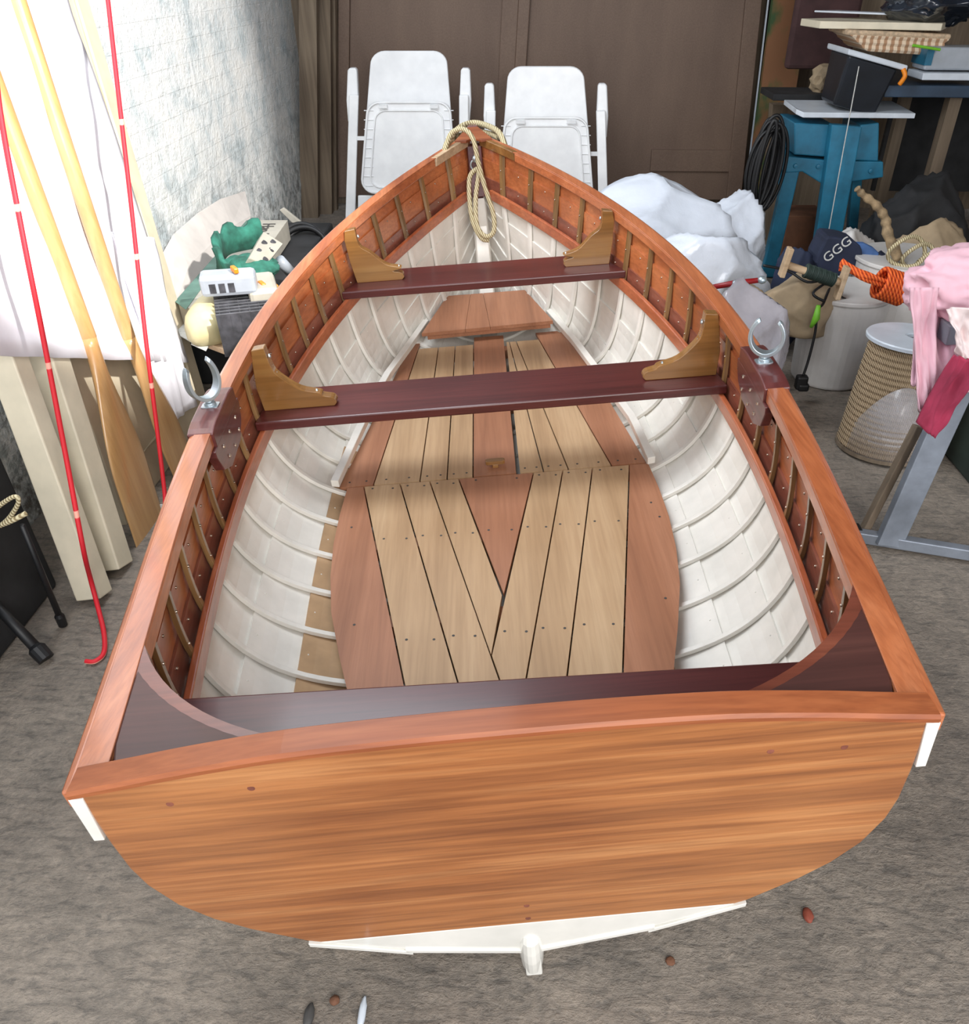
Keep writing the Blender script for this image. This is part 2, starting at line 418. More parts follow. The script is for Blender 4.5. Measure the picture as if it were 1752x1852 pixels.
for side in (-1, 1):
    for k in range(9):
        rings = []
        for y in ys:
            a, b = TF(y, k), TF(y, k+1); lap = (.012 if k else 0)
            ring = []
            for q in range(5):
                t = a-lap+(b-a+lap)*q/4; fr = q/4
                ring.append(S(y, max(t, 0), -TH*(1-fr), side))
            for q in range(4, -1, -1):
                t = a-lap+(b-a+lap)*q/4; fr = q/4
                ring.append(S(y, max(t, 0), -TH*(1-fr)-TH, side))
            rings.append(ring)
        R = [[bm.verts.new(p) for p in r] for r in rings]
        for j in range(len(R)-1):
            for i in range(10):
                f = bm.faces.new((R[j][i], R[j][(i+1) % 10], R[j+1][(i+1) % 10], R[j+1][i]))
                inner = i < 4 or i in (4, 9)
                if k >= 6: mi = 3 if k == 6 else 0
                elif inner and k <= 3 and (side < 0 and ys[j] < 1.45): mi = 2
                elif inner and k <= 2: mi = 2 if ys[j] < 1.0 else 1
                else: mi = 1
                if not inner and k < 8: mi = 1
                f.material_index = mi
        for r in (R[0][::-1], R[-1]): bm.faces.new(r).material_index = 1
# copper rivets along the laps
def rivet(p, r, n=None, mi=4):
    t = bmesh.new(); bmesh.ops.create_uvsphere(t, u_segments=8, v_segments=5, radius=r)
    mp = [bm.verts.new(v.co+p) for v in t.verts]
    for f in t.faces:
        g = bm.faces.new([mp[v.index] for v in f.verts]); g.material_index = mi; g.smooth = True
    t.free()
for side in (-1, 1):
    for i in range(0, 19):
        for k in range(3, 10):
            for yy in ((i+.5)*DY,):
                if yy > 2.72: continue
                t = TF(yy, k)-.018
                rivet(S(yy, t, -.001, side), .0032 if k > 5 else .0022, mi=4 if k > 5 else 1)
obj('planking', bm, [M['plank'], M['white'], M['beige'], M['plankd'], M['rivet']], boat)
# ribs
def rib(i, side):
    y = i*DY; bm = bmesh.new(); tr = section(y)[2]; n = 34; w = .0085
    t0, t1 = .06, .985 if i < 18 else .97
    tr -= .03; ts = list(np.linspace(t0, tr, 24))+list(np.linspace(tr+.001, t1, 12))
    prev = None
    for j, t in enumerate(ts):
        r = [S(y-w, t, .0005, side), S(y+w, t, .0005, side), S(y+w*.8, t, .010, side), S(y-w*.8, t, .010, side)]
        v = [bm.verts.new(p) for p in r]
        if prev:
            mi = 1 if j <= 23 else 0
            for q in range(4): bm.faces.new((prev[q], prev[(q+1) % 4], v[(q+1) % 4], v[q])).material_index = mi
        else: bm.faces.new(v[::-1]).material_index = 1
        prev = v
    bm.faces.new(prev)
    # rivet heads on the inner face
    for k in (6, 7, 8):
        t = TF(y, k)-.02+(.03 if k == 6 else 0)
        p = S(y, t, .0105, side)
        g = bmesh.new(); bmesh.ops.create_uvsphere(g, u_segments=8, v_segments=5, radius=.0032)
        mp = [bm.verts.new(x.co+p) for x in g.verts]
        for f in g.faces: bm.faces.new([mp[x.index] for x in f.verts]).material_index = 2
        g.free()
    obj('rib', bm, [M['rib'], M['white'], M['rivet']], boat, bevel=.0015)
for i in range(0, 19):
    for side in (-1, 1): rib(i, side)
# longitudinals ------------------------------------------------------
def rail(name, fn, m, y0, y1, n=60, bev=.003, mats=None, parent=boat, label=None):
    bm = bmesh.new(); rings = [fn(y) for y in np.linspace(y0, y1, n)]
    loft(bm, rings); return obj(name, bm, m, parent, smooth=False, bevel=bev, label=label)
def shy(y, h):  # rake shear for aft ends
    w = max(0., 1-(y+.19)/.35) if y > -.19 else 1.
    return y+w*(-.03+(.605-h)*.1)
for s in (-1, 1):
    def inw(y, s=s):
        b = sheerb(y); h = sheerh(y); yy = shy(y, h)
        return [Vector((s*b, yy, h)), Vector((s*(b+.013), yy, h)), Vector((s*(b+.013), yy, h+.030)), Vector((s*b, yy, h+.030))]
    rail('inwale', inw, M['gun'], -.185, 2.62)
    def filler(y, s=s):
        b = sheerb(y); h = sheerh(y); yy = shy(y, h)
        return [Vector((s*(b+.0004), yy, h+.0296)), Vector((s*(b+.0368), yy, h+.0296)), Vector((s*(b+.0368), yy, h+.0330)), Vector((s*(b+.0004), yy, h+.0330))]
    rail('gunwale_cap', filler, M['gun'], -.185, 2.80, bev=.001)
    def outw(y, s=s):
        b = sheerb(y)+.0365; h = sheerh(y); yy = shy(y, h)
        return [Vector((s*b, yy, h-.006)), Vector((s*(b+.012), yy, h)), Vector((s*(b+.012), yy, h+.0285)), Vector((s*b, yy, h+.0325))]
    rail('rubbing_strake', outw, M['gun'], -.19, 2.80)
    def ris(y, s=s):
        b = riserb(y); h = riserh(y); bb = b+.015
        return [Vector((s*b, y, h-.038)), Vector((s*bb, y, h-.038)), Vector((s*bb, y, h)), Vector((s*b, y, h))]
    rail('riser', ris, M['riser'], .0, 2.76)
    def stg(k, s=s):
        uv = ([(772, 588), (735, 640), (700, 688), (652, 785), (608, 882)] if s < 0 else [(992, 570), (1040, 625), (1088, 690), (1143, 765), (1177, 840)])
        q = [BZ(u, v, .118) for u, v in uv]; i = min(int(k), 3); t = k-i; p = q[i]*(1-t)+q[i+1]*t
        return [p+Vector((-s*.010, 0, 0)), p+Vector((s*.012, 0, .004)), p+Vector((s*.012, 0, .026)), p+Vector((-s*.010, 0, .022))]
    rail('bilge_stringer', stg, M['white'], 0, 4, 24, .002, label='white painted bilge stringer')
# end pieces of the inwale at the bow
for s in (-1, 1):
    bm = bmesh.new(); rings = []
    for y in np.linspace(2.625, 2.80, 10):
        b = sheerb(y); h = sheerh(y)
        rings.append([Vector((s*b, y, h+.002)), Vector((s*(b+.020), y, h+.002)), Vector((s*(b+.020), y, h+.034)), Vector((s*max(b-.004, 0.002), y, h+.034))])
    loft(bm, rings); obj('breasthook', bm, M['knee'] if s > 0 else M['rawwood'], boat, bevel=.002)
bm = bmesh.new(); hp = lambda y: sheerh(y)+.030
prism(bm, [Vector((-.075, 2.765, hp(2.765))), Vector((-.03, 2.755, hp(2.755))), Vector((0, 2.785, hp(2.785))), Vector((.03, 2.755, hp(2.755))), Vector((.075, 2.765, hp(2.765))), Vector((.022, 2.895, hp(2.895))), Vector((-.022, 2.895, hp(2.895)))], (0, 0, .010))
obj('breasthook', bm, M['cap'], boat, bevel=.002)
# keel, stem, apron, keelson
bm = bmesh.new(); pts = []
prof = [(-.17, .03), (.1, .0), (.6, -.02), (1.5, -.03), (2.1, -.02), (2.4, .0), (2.6, .035), (2.75, .1)]
for y, h in prof:
    pass
rings = [[Vector((-.014, y, -.045 if y < 2.3 else h-.035)), Vector((.014, y, -.045 if y < 2.3 else h-.035)), Vector((.014, y, h)), Vector((-.014, y, h))] for y, h in prof]
loft(bm, rings); obj('keel', bm, M['white'], boat, bevel=.003, label='white painted keel')
bm = bmesh.new()
so = [(2.74, .04), (2.83, .13), (2.885, .26), (2.91, .42), (2.925, .58), (2.945, .735)]
si = [(2.70, .07), (2.775, .16), (2.83, .27), (2.855, .42), (2.875, .58), (2.90, .735)]
rings = [[Vector((-.016, a[0], a[1])), Vector((.016, a[0], a[1])), Vector((.022, b[0], b[1])), Vector((-.022, b[0], b[1]))] for a, b in zip(so, si)]
loft(bm, rings); obj('stem', bm, M['purpley'], boat, bevel=.004)
bm = bmesh.new()
rings = [[Vector((-w, y+.045, h)), Vector((w, y+.045, h)), Vector((w*.8, y, h)), Vector((-w*.8, y, h))] for y, h, w in ((2.775, .49, .034), (2.79, .58, .036), (2.80, .68, .036))]
loft(bm, rings); obj('apron', bm, M['purpley'], boat, bevel=.003)
bm = bmesh.new()
rings = [[Vector((-w, y, h-.03)), Vector((w, y, h-.03)), Vector((w*.8, y-.01, h)), Vector((-w*.8, y-.01, h))] for y, h, w in ((2.3, .035, .04), (2.5, .07, .04), (2.64, .14, .036), (2.72, .24, .034), (2.76, .38, .032), (2.775, .489, .03))]
loft(bm, rings); obj('apron', bm, M['white'], boat, bevel=.003, label='white painted lower apron')
bm = bmesh.new(); loft(bm, [[Vector((-.03, y, h-.02)), Vector((.03, y, h-.02)), Vector((.03, y, h+.012)), Vector((-.03, y, h+.012))] for y, h in ((-.14, .035), (.3, .0), (.9, -.015), (1.5, -.015), (2.1, -.005), (2.35, .01))])
obj('keelson', bm, M['white'], boat)
# ring bolt in the stem
bm = bmesh.new(); tube(bm, [Vector((.02*math.cos(a), 2.765, .615+.02*math.sin(a))) for a in np.linspace(0, 2*math.pi, 20, endpoint=False)], .004, 8, closed=True)
lathe(bm, (0, 2.76, .637), [(0, 0), (.012, 0), (.012, .03), (0, .03)], 12, axis=(0, 1, 0)); obj('ring_bolt', bm, M['galv'], boat, smooth=True)
# transom ------------------------------------------------------------
def tr_pt(b, h, d=0): return Vector((b, -.22+(.605-h)*.1-d, h))
half = [(0, .03), (.09, .048), (.18, .074), (.26, .105), (.34, .145), (.41, .205), (.45, .25), (.482, .305), (.500, .37), (.504, .42), (.501, .49), (.496, .55), (.490, .606)]
crown = [(.44, .612), (.36, .626), (.25, .640), (.12, .646), (0, .647)]
def clip_h(pts, h0, above):
    out = []
    for a, b in zip(pts, pts[1:]+pts[:1]):
        ina = (a[1] >= h0) == above or a[1] == h0; inb = (b[1] >= h0) == above or b[1] == h0
        if ina: out.append(a)
        if ina != inb:
            t = (h0-a[1])/(b[1]-a[1]); out.append((a[0]+(b[0]-a[0])*t, h0))
    return out
outline = [(b, h) for b, h in half]+crown+[(-b, h) for b, h in crown[::-1][1:]]+[(-b, h) for b, h in half[::-1][:-1]]
tm = empty('transom'); tm.parent = boat
HW = .136
bm = bmesh.new(); prism(bm, [tr_pt(b, h) for b, h in clip_h(outline, HW, True)], (0, .026, .0))
obj('transom_board', bm, M['transom'], tm, bevel=.003)
bm = bmesh.new(); prism(bm, [tr_pt(b, h) for b, h in clip_h(outline, HW, False)], (0, .026, 0))
# white plank ends stepping below the board
for s in (-1, 1):
    for (b0, h0), (b1, h1) in (((.0, .022), (.2, .072)), ((.19, .062), (.34, .130))):
        prism(bm, [tr_pt(s*b0, h0, .003), tr_pt(s*b1, h1, .003), tr_pt(s*b1, h1+.011, .003), tr_pt(s*b0, h0+.011, .003)], (0, .012, 0))
obj('painted_bottom', bm, M['white'], tm, bevel=.001, label='white painted lower edge of the transom')
bm = bmesh.new(); rings = []
cr = [(-.500, .598)]+[(-b, h-.004) for b, h in crown]+[(b, h-.004) for b, h in crown[::-1][1:]]+[(.500, .598)]
cr = [(p.x, p.y) for p in crom([(a, b, 0) for a, b in cr], 4)]
for b, h in cr:
    p = tr_pt(b, h)
    rings.append([p+Vector((0, -.005, .001)), p+Vector((0, -.006, .008)), p+Vector((0, -.002, .012)), p+Vector((0, .032, .012)), p+Vector((0, .036, .008)), p+Vector((0, .036, -.006))])
loft(bm, rings); obj('transom_cap', bm, M['cap'], tm, smooth=False)
for s in (-1, 1):
    bm = bmesh.new(); q = [(.488, .594), (.505, .594), (.515, .50), (.502, .50)]
    prism(bm, [tr_pt(s*a, b, .002) for a, b in q], (0, .02, 0)); obj('corner_strip', bm, M['white'], tm, bevel=.001, label='white painted strip at the transom corner')
bm = bmesh.new()
for b, h in ((-.40, .565), (-.30, .583), (.40, .558), (.31, .563), (0, .155), (0, .20)):
    p = tr_pt(b, h, .0)
    lathe(bm, p+Vector((0, .001, 0)), [(0, .0), (.0045, 0), (.0045, .0013), (0, .0015)], 12, axis=(0, -1, 0))
obj('screw_plug', bm, M['plankd'], tm)
bm = bmesh.new()   # rounded keel end (skeg) under the transom
rings = []
for h, w, d in ((.085, .018, .004), (.07, .021, .012), (.04, .022, .016), (.01, .022, .018), (-.03, .020, .018), (-.038, .014, .012)):
    y = -.22+(.605-h)*.1
    rings.append([Vector((w*math.cos(a)-.012*(.1-h), y+.02-(d+.02)*max(0, math.sin(a)) if math.sin(a) > 0 else y+.03, h)) for a in np.linspace(0, 2*math.pi, 20, endpoint=False)])
loft(bm, rings); obj('skeg', bm, M['white'], tm, bevel=.002, label='white rounded skeg end')
# quarter knees
for s in (-1, 1):
    y0, y1 = -.20, .10
    def gp(y): return Vector((s*(sheerb(y)+.001), shy(y, .6), 0))
    arc = []; a0 = Vector((s*(sheerb(.10)-.0), .075, 0)); a1 = Vector((s*.215, -.178, 0)); ctrl = Vector((s*.425, -.125, 0))
    for t in np.linspace(0, 1, 16): arc.append(a0*(1-t)**2+2*ctrl*t*(1-t)+a1*t*t)
    def zz(p): return float(np.interp(p.y, [-.2, .1], [.602, .556]))
    cor = Vector((s*(sheerb(-.185)), -.188, 0))
    outer = [cor]+[gp(y) for y in (-.12, -.05, .02)]+arc
    bm = bmesh.new(); prism(bm, [Vector((p.x, p.y, zz(p))) for p in outer], (0, 0, -.03))
    qk = obj('quarter_knee', bm, M['qknee'], boat, bevel=.003)
    bm = bmesh.new(); rings = []
    for i, p in enumerate(arc):
        tn = (arc[min(i+1, 15)]-arc[max(i-1, 0)]).normalized(); nn = Vector((-tn.y, tn.x, 0)); nn = nn if nn.dot(cor-p) > 0 else -nn
        w = .03*math.sin(math.pi*(i+1.2)/17.4)**.5; z = zz(p)
        rings.append([Vector((p.x, p.y, z+.0015))-nn*.002, Vector((p.x, p.y, z+.0015))+nn*w, Vector((p.x, p.y, z-.03))+nn*w, Vector((p.x, p.y, z-.031))-nn*.002])
    loft(bm, rings); obj('knee_border', bm, M['qkneeb'], qk)
# thwarts ------------------------------------------------------------
def hullb(y, h):
    P, s, tr = section(y); i = np.argmax(P[:, 1] > h)
    return float(np.interp(h, P[:, 1], P[:, 0]))
def thwart(y0, y1, top, th=.026, inset=.006):
    bm = bmesh.new(); L = [];
    yy = np.linspace(y0, y1, 8)
    pts = [Vector((-(hullb(y, top)-inset), y, top)) for y in yy]+[Vector((hullb(y, top)-inset, y, top)) for y in yy[::-1]]
    prism(bm, pts, (0, 0, -th)); return obj('thwart', bm, M['purple'], boat, bevel=.004)
thwart(1.165, 1.365, .350); thwart(1.94, 2.15, .420); 
bm = bmesh.new(); pts = [Vector((-.545, .125, .392)), Vector((-.51, -.03, .392)), Vector((-.47, -.165, .392)), Vector((.47, -.165, .392)), Vector((.51, -.03, .392)), Vector((.545, .085, .392))]
prism(bm, pts, (0, 0, -.026)); obj('thwart', bm, M['purple'], boat, bevel=.004)
# hanging knees on the thwarts
def knee(s, y, top, px_tip, inner_mid, arm):
    """s side, y centre, top = thwart top z"""
    bs = sheerb(y); bh = sheerh(y)
    tipx = px_tip
    base = hullb(y, top)-.014
    out = [Vector((base, 0, top)), Vector((hullb(y, top+.07)-.012, 0, top+.07)), Vector((bs+.004, 0, bh-.001)), Vector((bs-.002, 0, bh+.03))]
    inn = crom([(bs-.036, 0, bh+.034), (bs-.042, 0, bh-.02), (base-.062, 0, top+.098), (base-.108, 0, top+.056), (base-.16, 0, top+.040), (tipx+.03, 0, top+.031), (tipx+.004, 0, top+.024), (tipx-.004, 0, top+.010), (tipx+.004, 0, top)], 4)
    poly = out+inn
    bm = bmesh.new(); prism(bm, [Vector((s*p.x, y-.016, p.z)) for p in poly], (0, .032, 0))
    k = obj('knee', bm, M['knee'], boat, bevel=.010); k.modifiers[0].segments = 3
    for x, z in ((bs-.041, bh+.006), (bs-.048, bh-.045), (base-.15, top+.041)):
        bm = bmesh.new(); lathe(bm, (s*x, y, z), [(0, 0), (.006, 0), (.005, .003), (0, .004)], 10, axis=(-s, 0, .2)); obj('bolt', bm, M['galv'], k)
knee(-1, 1.248, .350, .43, 0, 0); knee(1, 1.248, .350, .425, 0, 0)
knee(-1, 2.04, .420, .28, 0, 0); knee(1, 2.04, .420, .285, 0, 0)
# rowlock pads
for s in (-1, 1):
    bm = bmesh.new(); rings = []
    for y, k in ((.80, 0), (.82, .6), (.85, 1), (.98, 1), (1.01, .6), (1.03, 0)):
        b = sheerb(y); h = sheerh(y)+.0305
        rings.append([Vector((s*(b-.006), y, h-.034)), Vector((s*(b+.052), y, h-.034)), Vector((s*(b+.052), y, h+.003+.007*k)), Vector((s*(b-.006), y, h+.003+.007*k))])
    loft(bm, rings); pad = obj('rowlock_pad', bm, M['purpley'], boat, bevel=.003)
    bm = bmesh.new(); rings = []
    for y, z in ((.775, .015), (.80, .060), (.86, .085), (.97, .080), (1.02, .05), (1.04, .015)):
        b = sheerb(y)-.006; h = sheerh(y)
        rings.append([Vector((s*b, y, h-z)), Vector((s*(b+.022), y, h-z)), Vector((s*(b+.022), y, h+.0)), Vector((s*b, y, h+.0))])
    loft(bm, rings); blk = obj('pad_block', bm, M['purpley'], pad, bevel=.002)
    for y, z in ((.84, .022), (.91, .022), (.98, .022), (.86, .058), (.92, .064), (.98, .055)):
        bm = bmesh.new(); lathe(bm, (s*(sheerb(y)-.006), y, sheerh(y)-z), [(0, 0), (.005, 0), (.004, .003), (0, .0035)], 10, axis=(-s, 0, 0)); obj('bolt', bm, M['rivet'], pad)
    bm = bmesh.new(); y = .925; bx = s*(sheerb(y)+.022); h = sheerh(y)+.0405
    prism(bm, [Vector((bx+a*.03, y+b*.016, h)) for a, b in rrect(1.3, 1.8, .3)], (0, 0, .002))
    lathe(bm, (bx, y, h+.001), [(0, 0), (.014, 0), (.013, .006), (.0, .008)], 20); obj('socket_plate', bm, M['galv'], pad)
    # rowlock (lifts out: a thing of its own)
    mb = Matrix.Translation(mw @ Vector((bx, y, h+.006))) @ mw.to_quaternion().to_matrix().to_4x4() @ Matrix.Rotation(math.radians(50 if s < 0 else -25), 4, 'Z')
    rl = bmesh.new(); rings = []; C0 = Vector((0, 0, .056))
    up = [(-.030+.004*math.sin(q*2), 0, .040-.04*q) for q in np.linspace(-.0, 1, 8)] if s < 0 else []
    for q, a in enumerate(np.linspace(math.radians(138 if s < 0 else 120), math.radians(408 if s < 0 else 415), 36)):
        e = .004+.0085*math.sin(math.pi*q/35)**.35; d = Vector((math.cos(a), 0, math.sin(a)*1.15+(.42*max(0, math.sin(a)) if s < 0 else 0)))
        r1, r2 = .0335, .0415
        rings.append([mb @ (C0+d*r1+Vector((0, -e, 0))), mb @ (C0+d*r2+Vector((0, -e, 0))), mb @ (C0+d*r2+Vector((0, e, 0))), mb @ (C0+d*r1+Vector((0, e, 0)))])
    loft(rl, rings)
    lathe(rl, mb @ Vector((0, 0, 0)), [(0, 0), (.013, 0), (.013, .003), (.008, .005), (.0075, .014), (0, .016)], 16, axis=(mb.to_3x3() @ Vector((0, 0, 1))))
    bm = rl
    t2 = bmesh.new()
    t2.free()
    o = obj('rowlock', bm, M['galv'], smooth=False, bevel=.002)
    tag(o, 'galvanised U-shaped rowlock on the %s gunwale pad, %s' % (('left', 'beside the oars') if s < 0 else ('right', 'in front of the plastic bags')), 'rowlock', 'galvanised rowlocks on the gunwales')
# floorboards ---------------------------------------------------------
ZF = .100
def bp(u, v, z=ZF): return BZ(u, v, z)
def lx(a, b, y):
    pa, pb = bp(*a), bp(*b); t = (y-pa.y)/(pb.y-pa.y); return pa.x+(pb.x-pa.x)*t
Y0, Y1 = .27, 1.205
LN = {'A': ((657, 877), (732, 1243)), 'B': ((722, 871), (829, 1238)), 'C': ((776, 868), (888, 1186)), 'D': ((829, 866), (913, 1076)),
      'E': ((965, 853), (888, 1186)), 'F': ((1017, 854), (951, 1229)), 'G': ((1071, 847), (1025, 1225)), 'H': ((1138, 838), (1126, 1219))}
def P2(k, y): return (lx(*LN[k], y), y)
g = .0022
g = .0019
def board(pts, m, z=ZF, th=.012, holes=()):
    bm = bmesh.new(); n = len(pts); ar = sum(pts[i][0]*pts[(i+1) % n][1]-pts[(i+1) % n][0]*pts[i][1] for i in range(n)); sg = 1 if ar > 0 else -1
    q = []
    for i in range(n):
        a, b, c = Vector(pts[i-1]), Vector(pts[i]), Vector(pts[(i+1) % n]); d1 = (b-a).normalized(); d2 = (c-b).normalized()
        n1 = Vector((-d1.y, d1.x))*sg; n2 = Vector((-d2.y, d2.x))*sg; m_ = (n1+n2); m_ = m_/max(m_.length_squared, .3)*2
        w = b+m_*g; q.append(Vector((w.x, w.y, z)))
    prism(bm, q, (0, 0, -th))
    for hx, hy in holes: lathe(bm, (hx, hy, z+.0002), [(0, 0), (.0035, 0), (.0035, .0004), (0, .0004)], 8, mi=1)
    return obj('floorboard', bm, [m, M['ink']], boat)
def holes_between(k1, k2, ys_):
    o = []
    for y in ys_:
        a, b = lx(*LN[k1], y), lx(*LN[k2], y)
        if abs(b-a) > .03: o += [(a+(b-a)*.22, y+.004), (a+(b-a)*.78, y-.003)]
    return o
hy = (1.185, .93, .53)
curve = [(Y0, .325), (.375, .350), (.5, .385), (.65, .422), (.79, .442), (.93, .452), (1.07, .452), (1.205, .446)]
board([(-b, y) for y, b in curve]+[P2('A', Y1), P2('A', Y0)], M['fl_d'], holes=[(-.41, 1.0), (-.36, .6)])
board([P2('H', Y0), P2('H', Y1)]+[(b-.005, y) for y, b in curve[::-1]], M['fl_d'], holes=[(.41, 1.0), (.42, .93), (.37, .6)])
board([P2('A', Y0), P2('A', Y1), P2('B', Y1), P2('B', Y0)], M['fl_l'], holes=holes_between('A', 'B', hy))
board([P2('B', Y0), P2('B', Y1), P2('C', Y1), P2('C', Y0)], M['fl_l'], holes=holes_between('B', 'C', hy))
yt = bp(913, 1076).y; yj = bp(888, 1186).y
board([P2('C', Y1), P2('D', Y1), (bp(911, 1076).x-.003, yt), (bp(888, 1186).x, yj)], M['fl_l'], holes=holes_between('C', 'D', (1.185, .93)))
board([P2('D', Y1), P2('E', Y1), (bp(911, 1076).x, yt)], M['fl_d'], holes=holes_between('D', 'E', (1.185, .93)))
board([(bp(888, 1186).x, yj), P2('E', Y1), P2('F', Y1), P2('F', Y0), P2('C', Y0)], M['fl_l'], holes=holes_between('E', 'F', hy))
board([P2('F', Y0), P2('F', Y1), P2('G', Y1), P2('G', Y0)], M['fl_l'], holes=holes_between('F', 'G', hy))
board([P2('G', Y0), P2('G', Y1), P2('H', Y1), P2('H', Y0)], M['fl_l'], holes=holes_between('G', 'H', hy))
# mid section
ML = [((616, 873), (734, 636)), ((676, 871), (764, 606)), ((759, 867), (794, 616)), ((808, 863), (823, 622)), ((855, 857), (856, 622)),
      ((934, 851), (912, 620)), ((939, 851), (915, 620)), ((982, 848), (922, 622)), ((1027, 845), (934, 618)), ((1104, 837), (966, 598)), ((1171, 837), (1036, 612))]
YM0, YM1 = 1.215, 2.26
def P3(i, y): return (lx(*ML[i], y), y)
zm = ZF-.004
for a, b, m in ((0, 1, 'fl_d'), (1, 2, 'fl_l'), (2, 3, 'fl_l'), (3, 4, 'fl_l'), (4, 5, 'fl_d'), (6, 7, 'fl_l'), (7, 8, 'fl_l'), (8, 9, 'fl_l'), (9, 10, 'fl_d')):
    yl = YM1 if m == 'fl_d' and a in (0, 4, 9) else 2.19
    hs = []
    for y in (1.24,):
        xa, xb = P3(a, y)[0], P3(b, y)[0]; hs += [(xa+(xb-xa)*.25, y), (xa+(xb-xa)*.75, y)]
    board([P3(a, YM0), P3(a, yl), P3(b, yl), P3(b, YM0)], M[m], z=zm, holes=[] if a == 4 else hs)
# raised bow platform in three boards with a batten
ZR = .150
aL, aR = BZ(762, 603, ZR), BZ(1000, 580, ZR); fL, fR = BZ(812, 530, ZR), BZ(945, 520, ZR)
yf = 2.60; dl = (fL-aL)/(fL.y-aL.y); dr = (fR-aR)/(fR.y-aR.y); fL = aL+dl*(yf-aL.y); fR = aR+dr*(yf-aR.y)
s1, s2 = .33, .52
def fm(a, b, t): return a*(1-t)+b*t
for t0, t1, u0, u1 in ((0, .33, 0, .30), (.33, .52, .30, .46), (.52, 1, .46, 1)):
    pts = [fm(aL, aR, t0), fm(fL, fR, u0), fm(fL, fR, u1), fm(aL, aR, t1)]
    bm = bmesh.new(); q = [Vector((p.x+(.0006 if i in (0, 1) else -.0006), p.y, ZR)) for i, p in enumerate(pts)]
    prism(bm, q, (0, 0, -.013)); obj('floorboard', bm, M['fl_d'], boat)
bm = bmesh.new(); prism(bm, [Vector((aL.x+.02, aL.y+.015, ZR-.0135)), Vector((aR.x-.01, aR.y+.015, ZR-.0135)), Vector((aR.x-.01, aR.y+.045, ZR-.0135)), Vector((aL.x+.02, aL.y+.045, ZR-.0135))], (0, 0, -.02))
obj('floor_bearer', bm, M['fl_d'], boat)
for y, w in ((.30, .33), (.62, .42), (.93, .44), (1.21, .44), (1.70, .38), (2.16, .31)):
    bm = bmesh.new(); box(bm, (-w+.03, y-.02, .05), (w-.03, y+.02, ZF-.0165)); obj('floor_bearer', bm, M['fl_d'], boat)
bm = bmesh.new(); p = bp(896, 843, zm)   # turn button on the centre board
prism(bm, [Vector((p.x+a*.036, p.y+b*.022, zm+.010)) for a, b in rrect(1.6, 1, .3)], (0, 0, .012))
box(bm, (p.x-.009, p.y-.012, zm), (p.x+.009, p.y+.008, zm+.011)); obj('turn_button', bm, M['knee'], boat, bevel=.002)
# painter rope round the stem
bm = bmesh.new()
def bw(x, y, z): return mw @ Vector((x, y, z))
loop = [bw(-.09, 2.74, .715), bw(-.05, 2.86, .735), bw(-.02, 2.935, .745), bw(.04, 2.93, .74), bw(.08, 2.84, .725), bw(.10, 2.77, .715)]
tube(bm, crom([bw(-.115, 2.70, .69), bw(-.10, 2.76, .71), bw(-.055, 2.90, .73), bw(0, 2.965, .735), bw(.055, 2.92, .73), bw(.105, 2.80, .72), bw(.125, 2.73, .68)], 8), .0115, 10)
tube(bm, crom([bw(-.115, 2.71, .665), bw(-.09, 2.80, .70), bw(-.05, 2.92, .70), bw(0, 2.975, .70), bw(.06, 2.92, .70), bw(.10, 2.82, .70)], 8), .0115, 10)
tube(bm, crom([bw(-.12, 2.70, .68), bw(-.085, 2.73, .74), bw(-.035, 2.72, .755), bw(.0, 2.70, .72), bw(.012, 2.69, .64), bw(.03, 2.68, .55), bw(.055, 2.66, .45), bw(.05, 2.64, .385), bw(.015, 2.64, .37), bw(-.015, 2.66, .41), bw(-.012, 2.70, .5), bw(.01, 2.745, .59), bw(.0, 2.755, .60), bw(-.03, 2.745, .57), bw(-.037, 2.70, .48), bw(-.028, 2.67, .41), bw(.0, 2.65, .36), bw(.03, 2.645, .352)], 8), .0095, 10)
tag(obj('rope', bm, M['rope'], smooth=True), 'pale braided rope looped over the bow and hanging inside the stem of the dinghy', 'rope')

# ================================================================== ROOM
XW, YD, XR = -1.52, 5.98, 3.1
bm = bmesh.new(); box(bm, (XW-.3, -2.2, -.1), (XR+.3, 6.3, 0)); struct('floor', bm, M['floor'])
wt, wb_ = WX(541, 0, XW), WX(545, 398, XW); wk = (wt.y-wb_.y)/(wt.z-wb_.z)
ye = lambda z: wb_.y+wk*(z-wb_.z)
bm = bmesh.new(); prism(bm, [Vector((XW, -.4, 0)), Vector((XW, ye(0), 0)), Vector((XW, ye(2.9), 2.9)), Vector((XW, -.4, 2.9))], (-.25, 0, 0)); struct('wall_left', bm, M['wall'])
bm = bmesh.new(); box(bm, (-2.2, YD+.07, 0), (XR, YD+.2, 2.9)); struct('wall_back', bm, M['oldwood'])
bm = bmesh.new(); box(bm, (XR, 1.2, 0), (XR+.15, 6.0, 2.9)); struct('wall_right', bm, M['oldwood'])
bm = bmesh.new(); box(bm, (-.35, -.2, 2.9), (XR+.25, YD+.2, 3.0)); struct('shade_ceiling', bm, M['oldwood'])  # unseen partial roof, added to darken the right side and its reflections
# timber posts at the left of the doors
bm = bmesh.new()
def vedge(u, y, z, v0=0, v1=395, du=3):
    p, q = WY(u, v0, y), WY(u+du, v1, y); t = (z-q.z)/(p.z-q.z); return Vector((q.x+(p.x-q.x)*t, y, z))
for (u0, u1, y, d) in ((540, 572, 5.64, .06), (574, 597, 5.74, .06), (599, 606, 5.84, .06)):
    prism(bm, [vedge(u0, y, 0), vedge(u1, y, 0), vedge(u1, y, 2.7), vedge(u0, y, 2.7)], (0, d, 0))
struct('trim_1', bm, M['oldwood'])
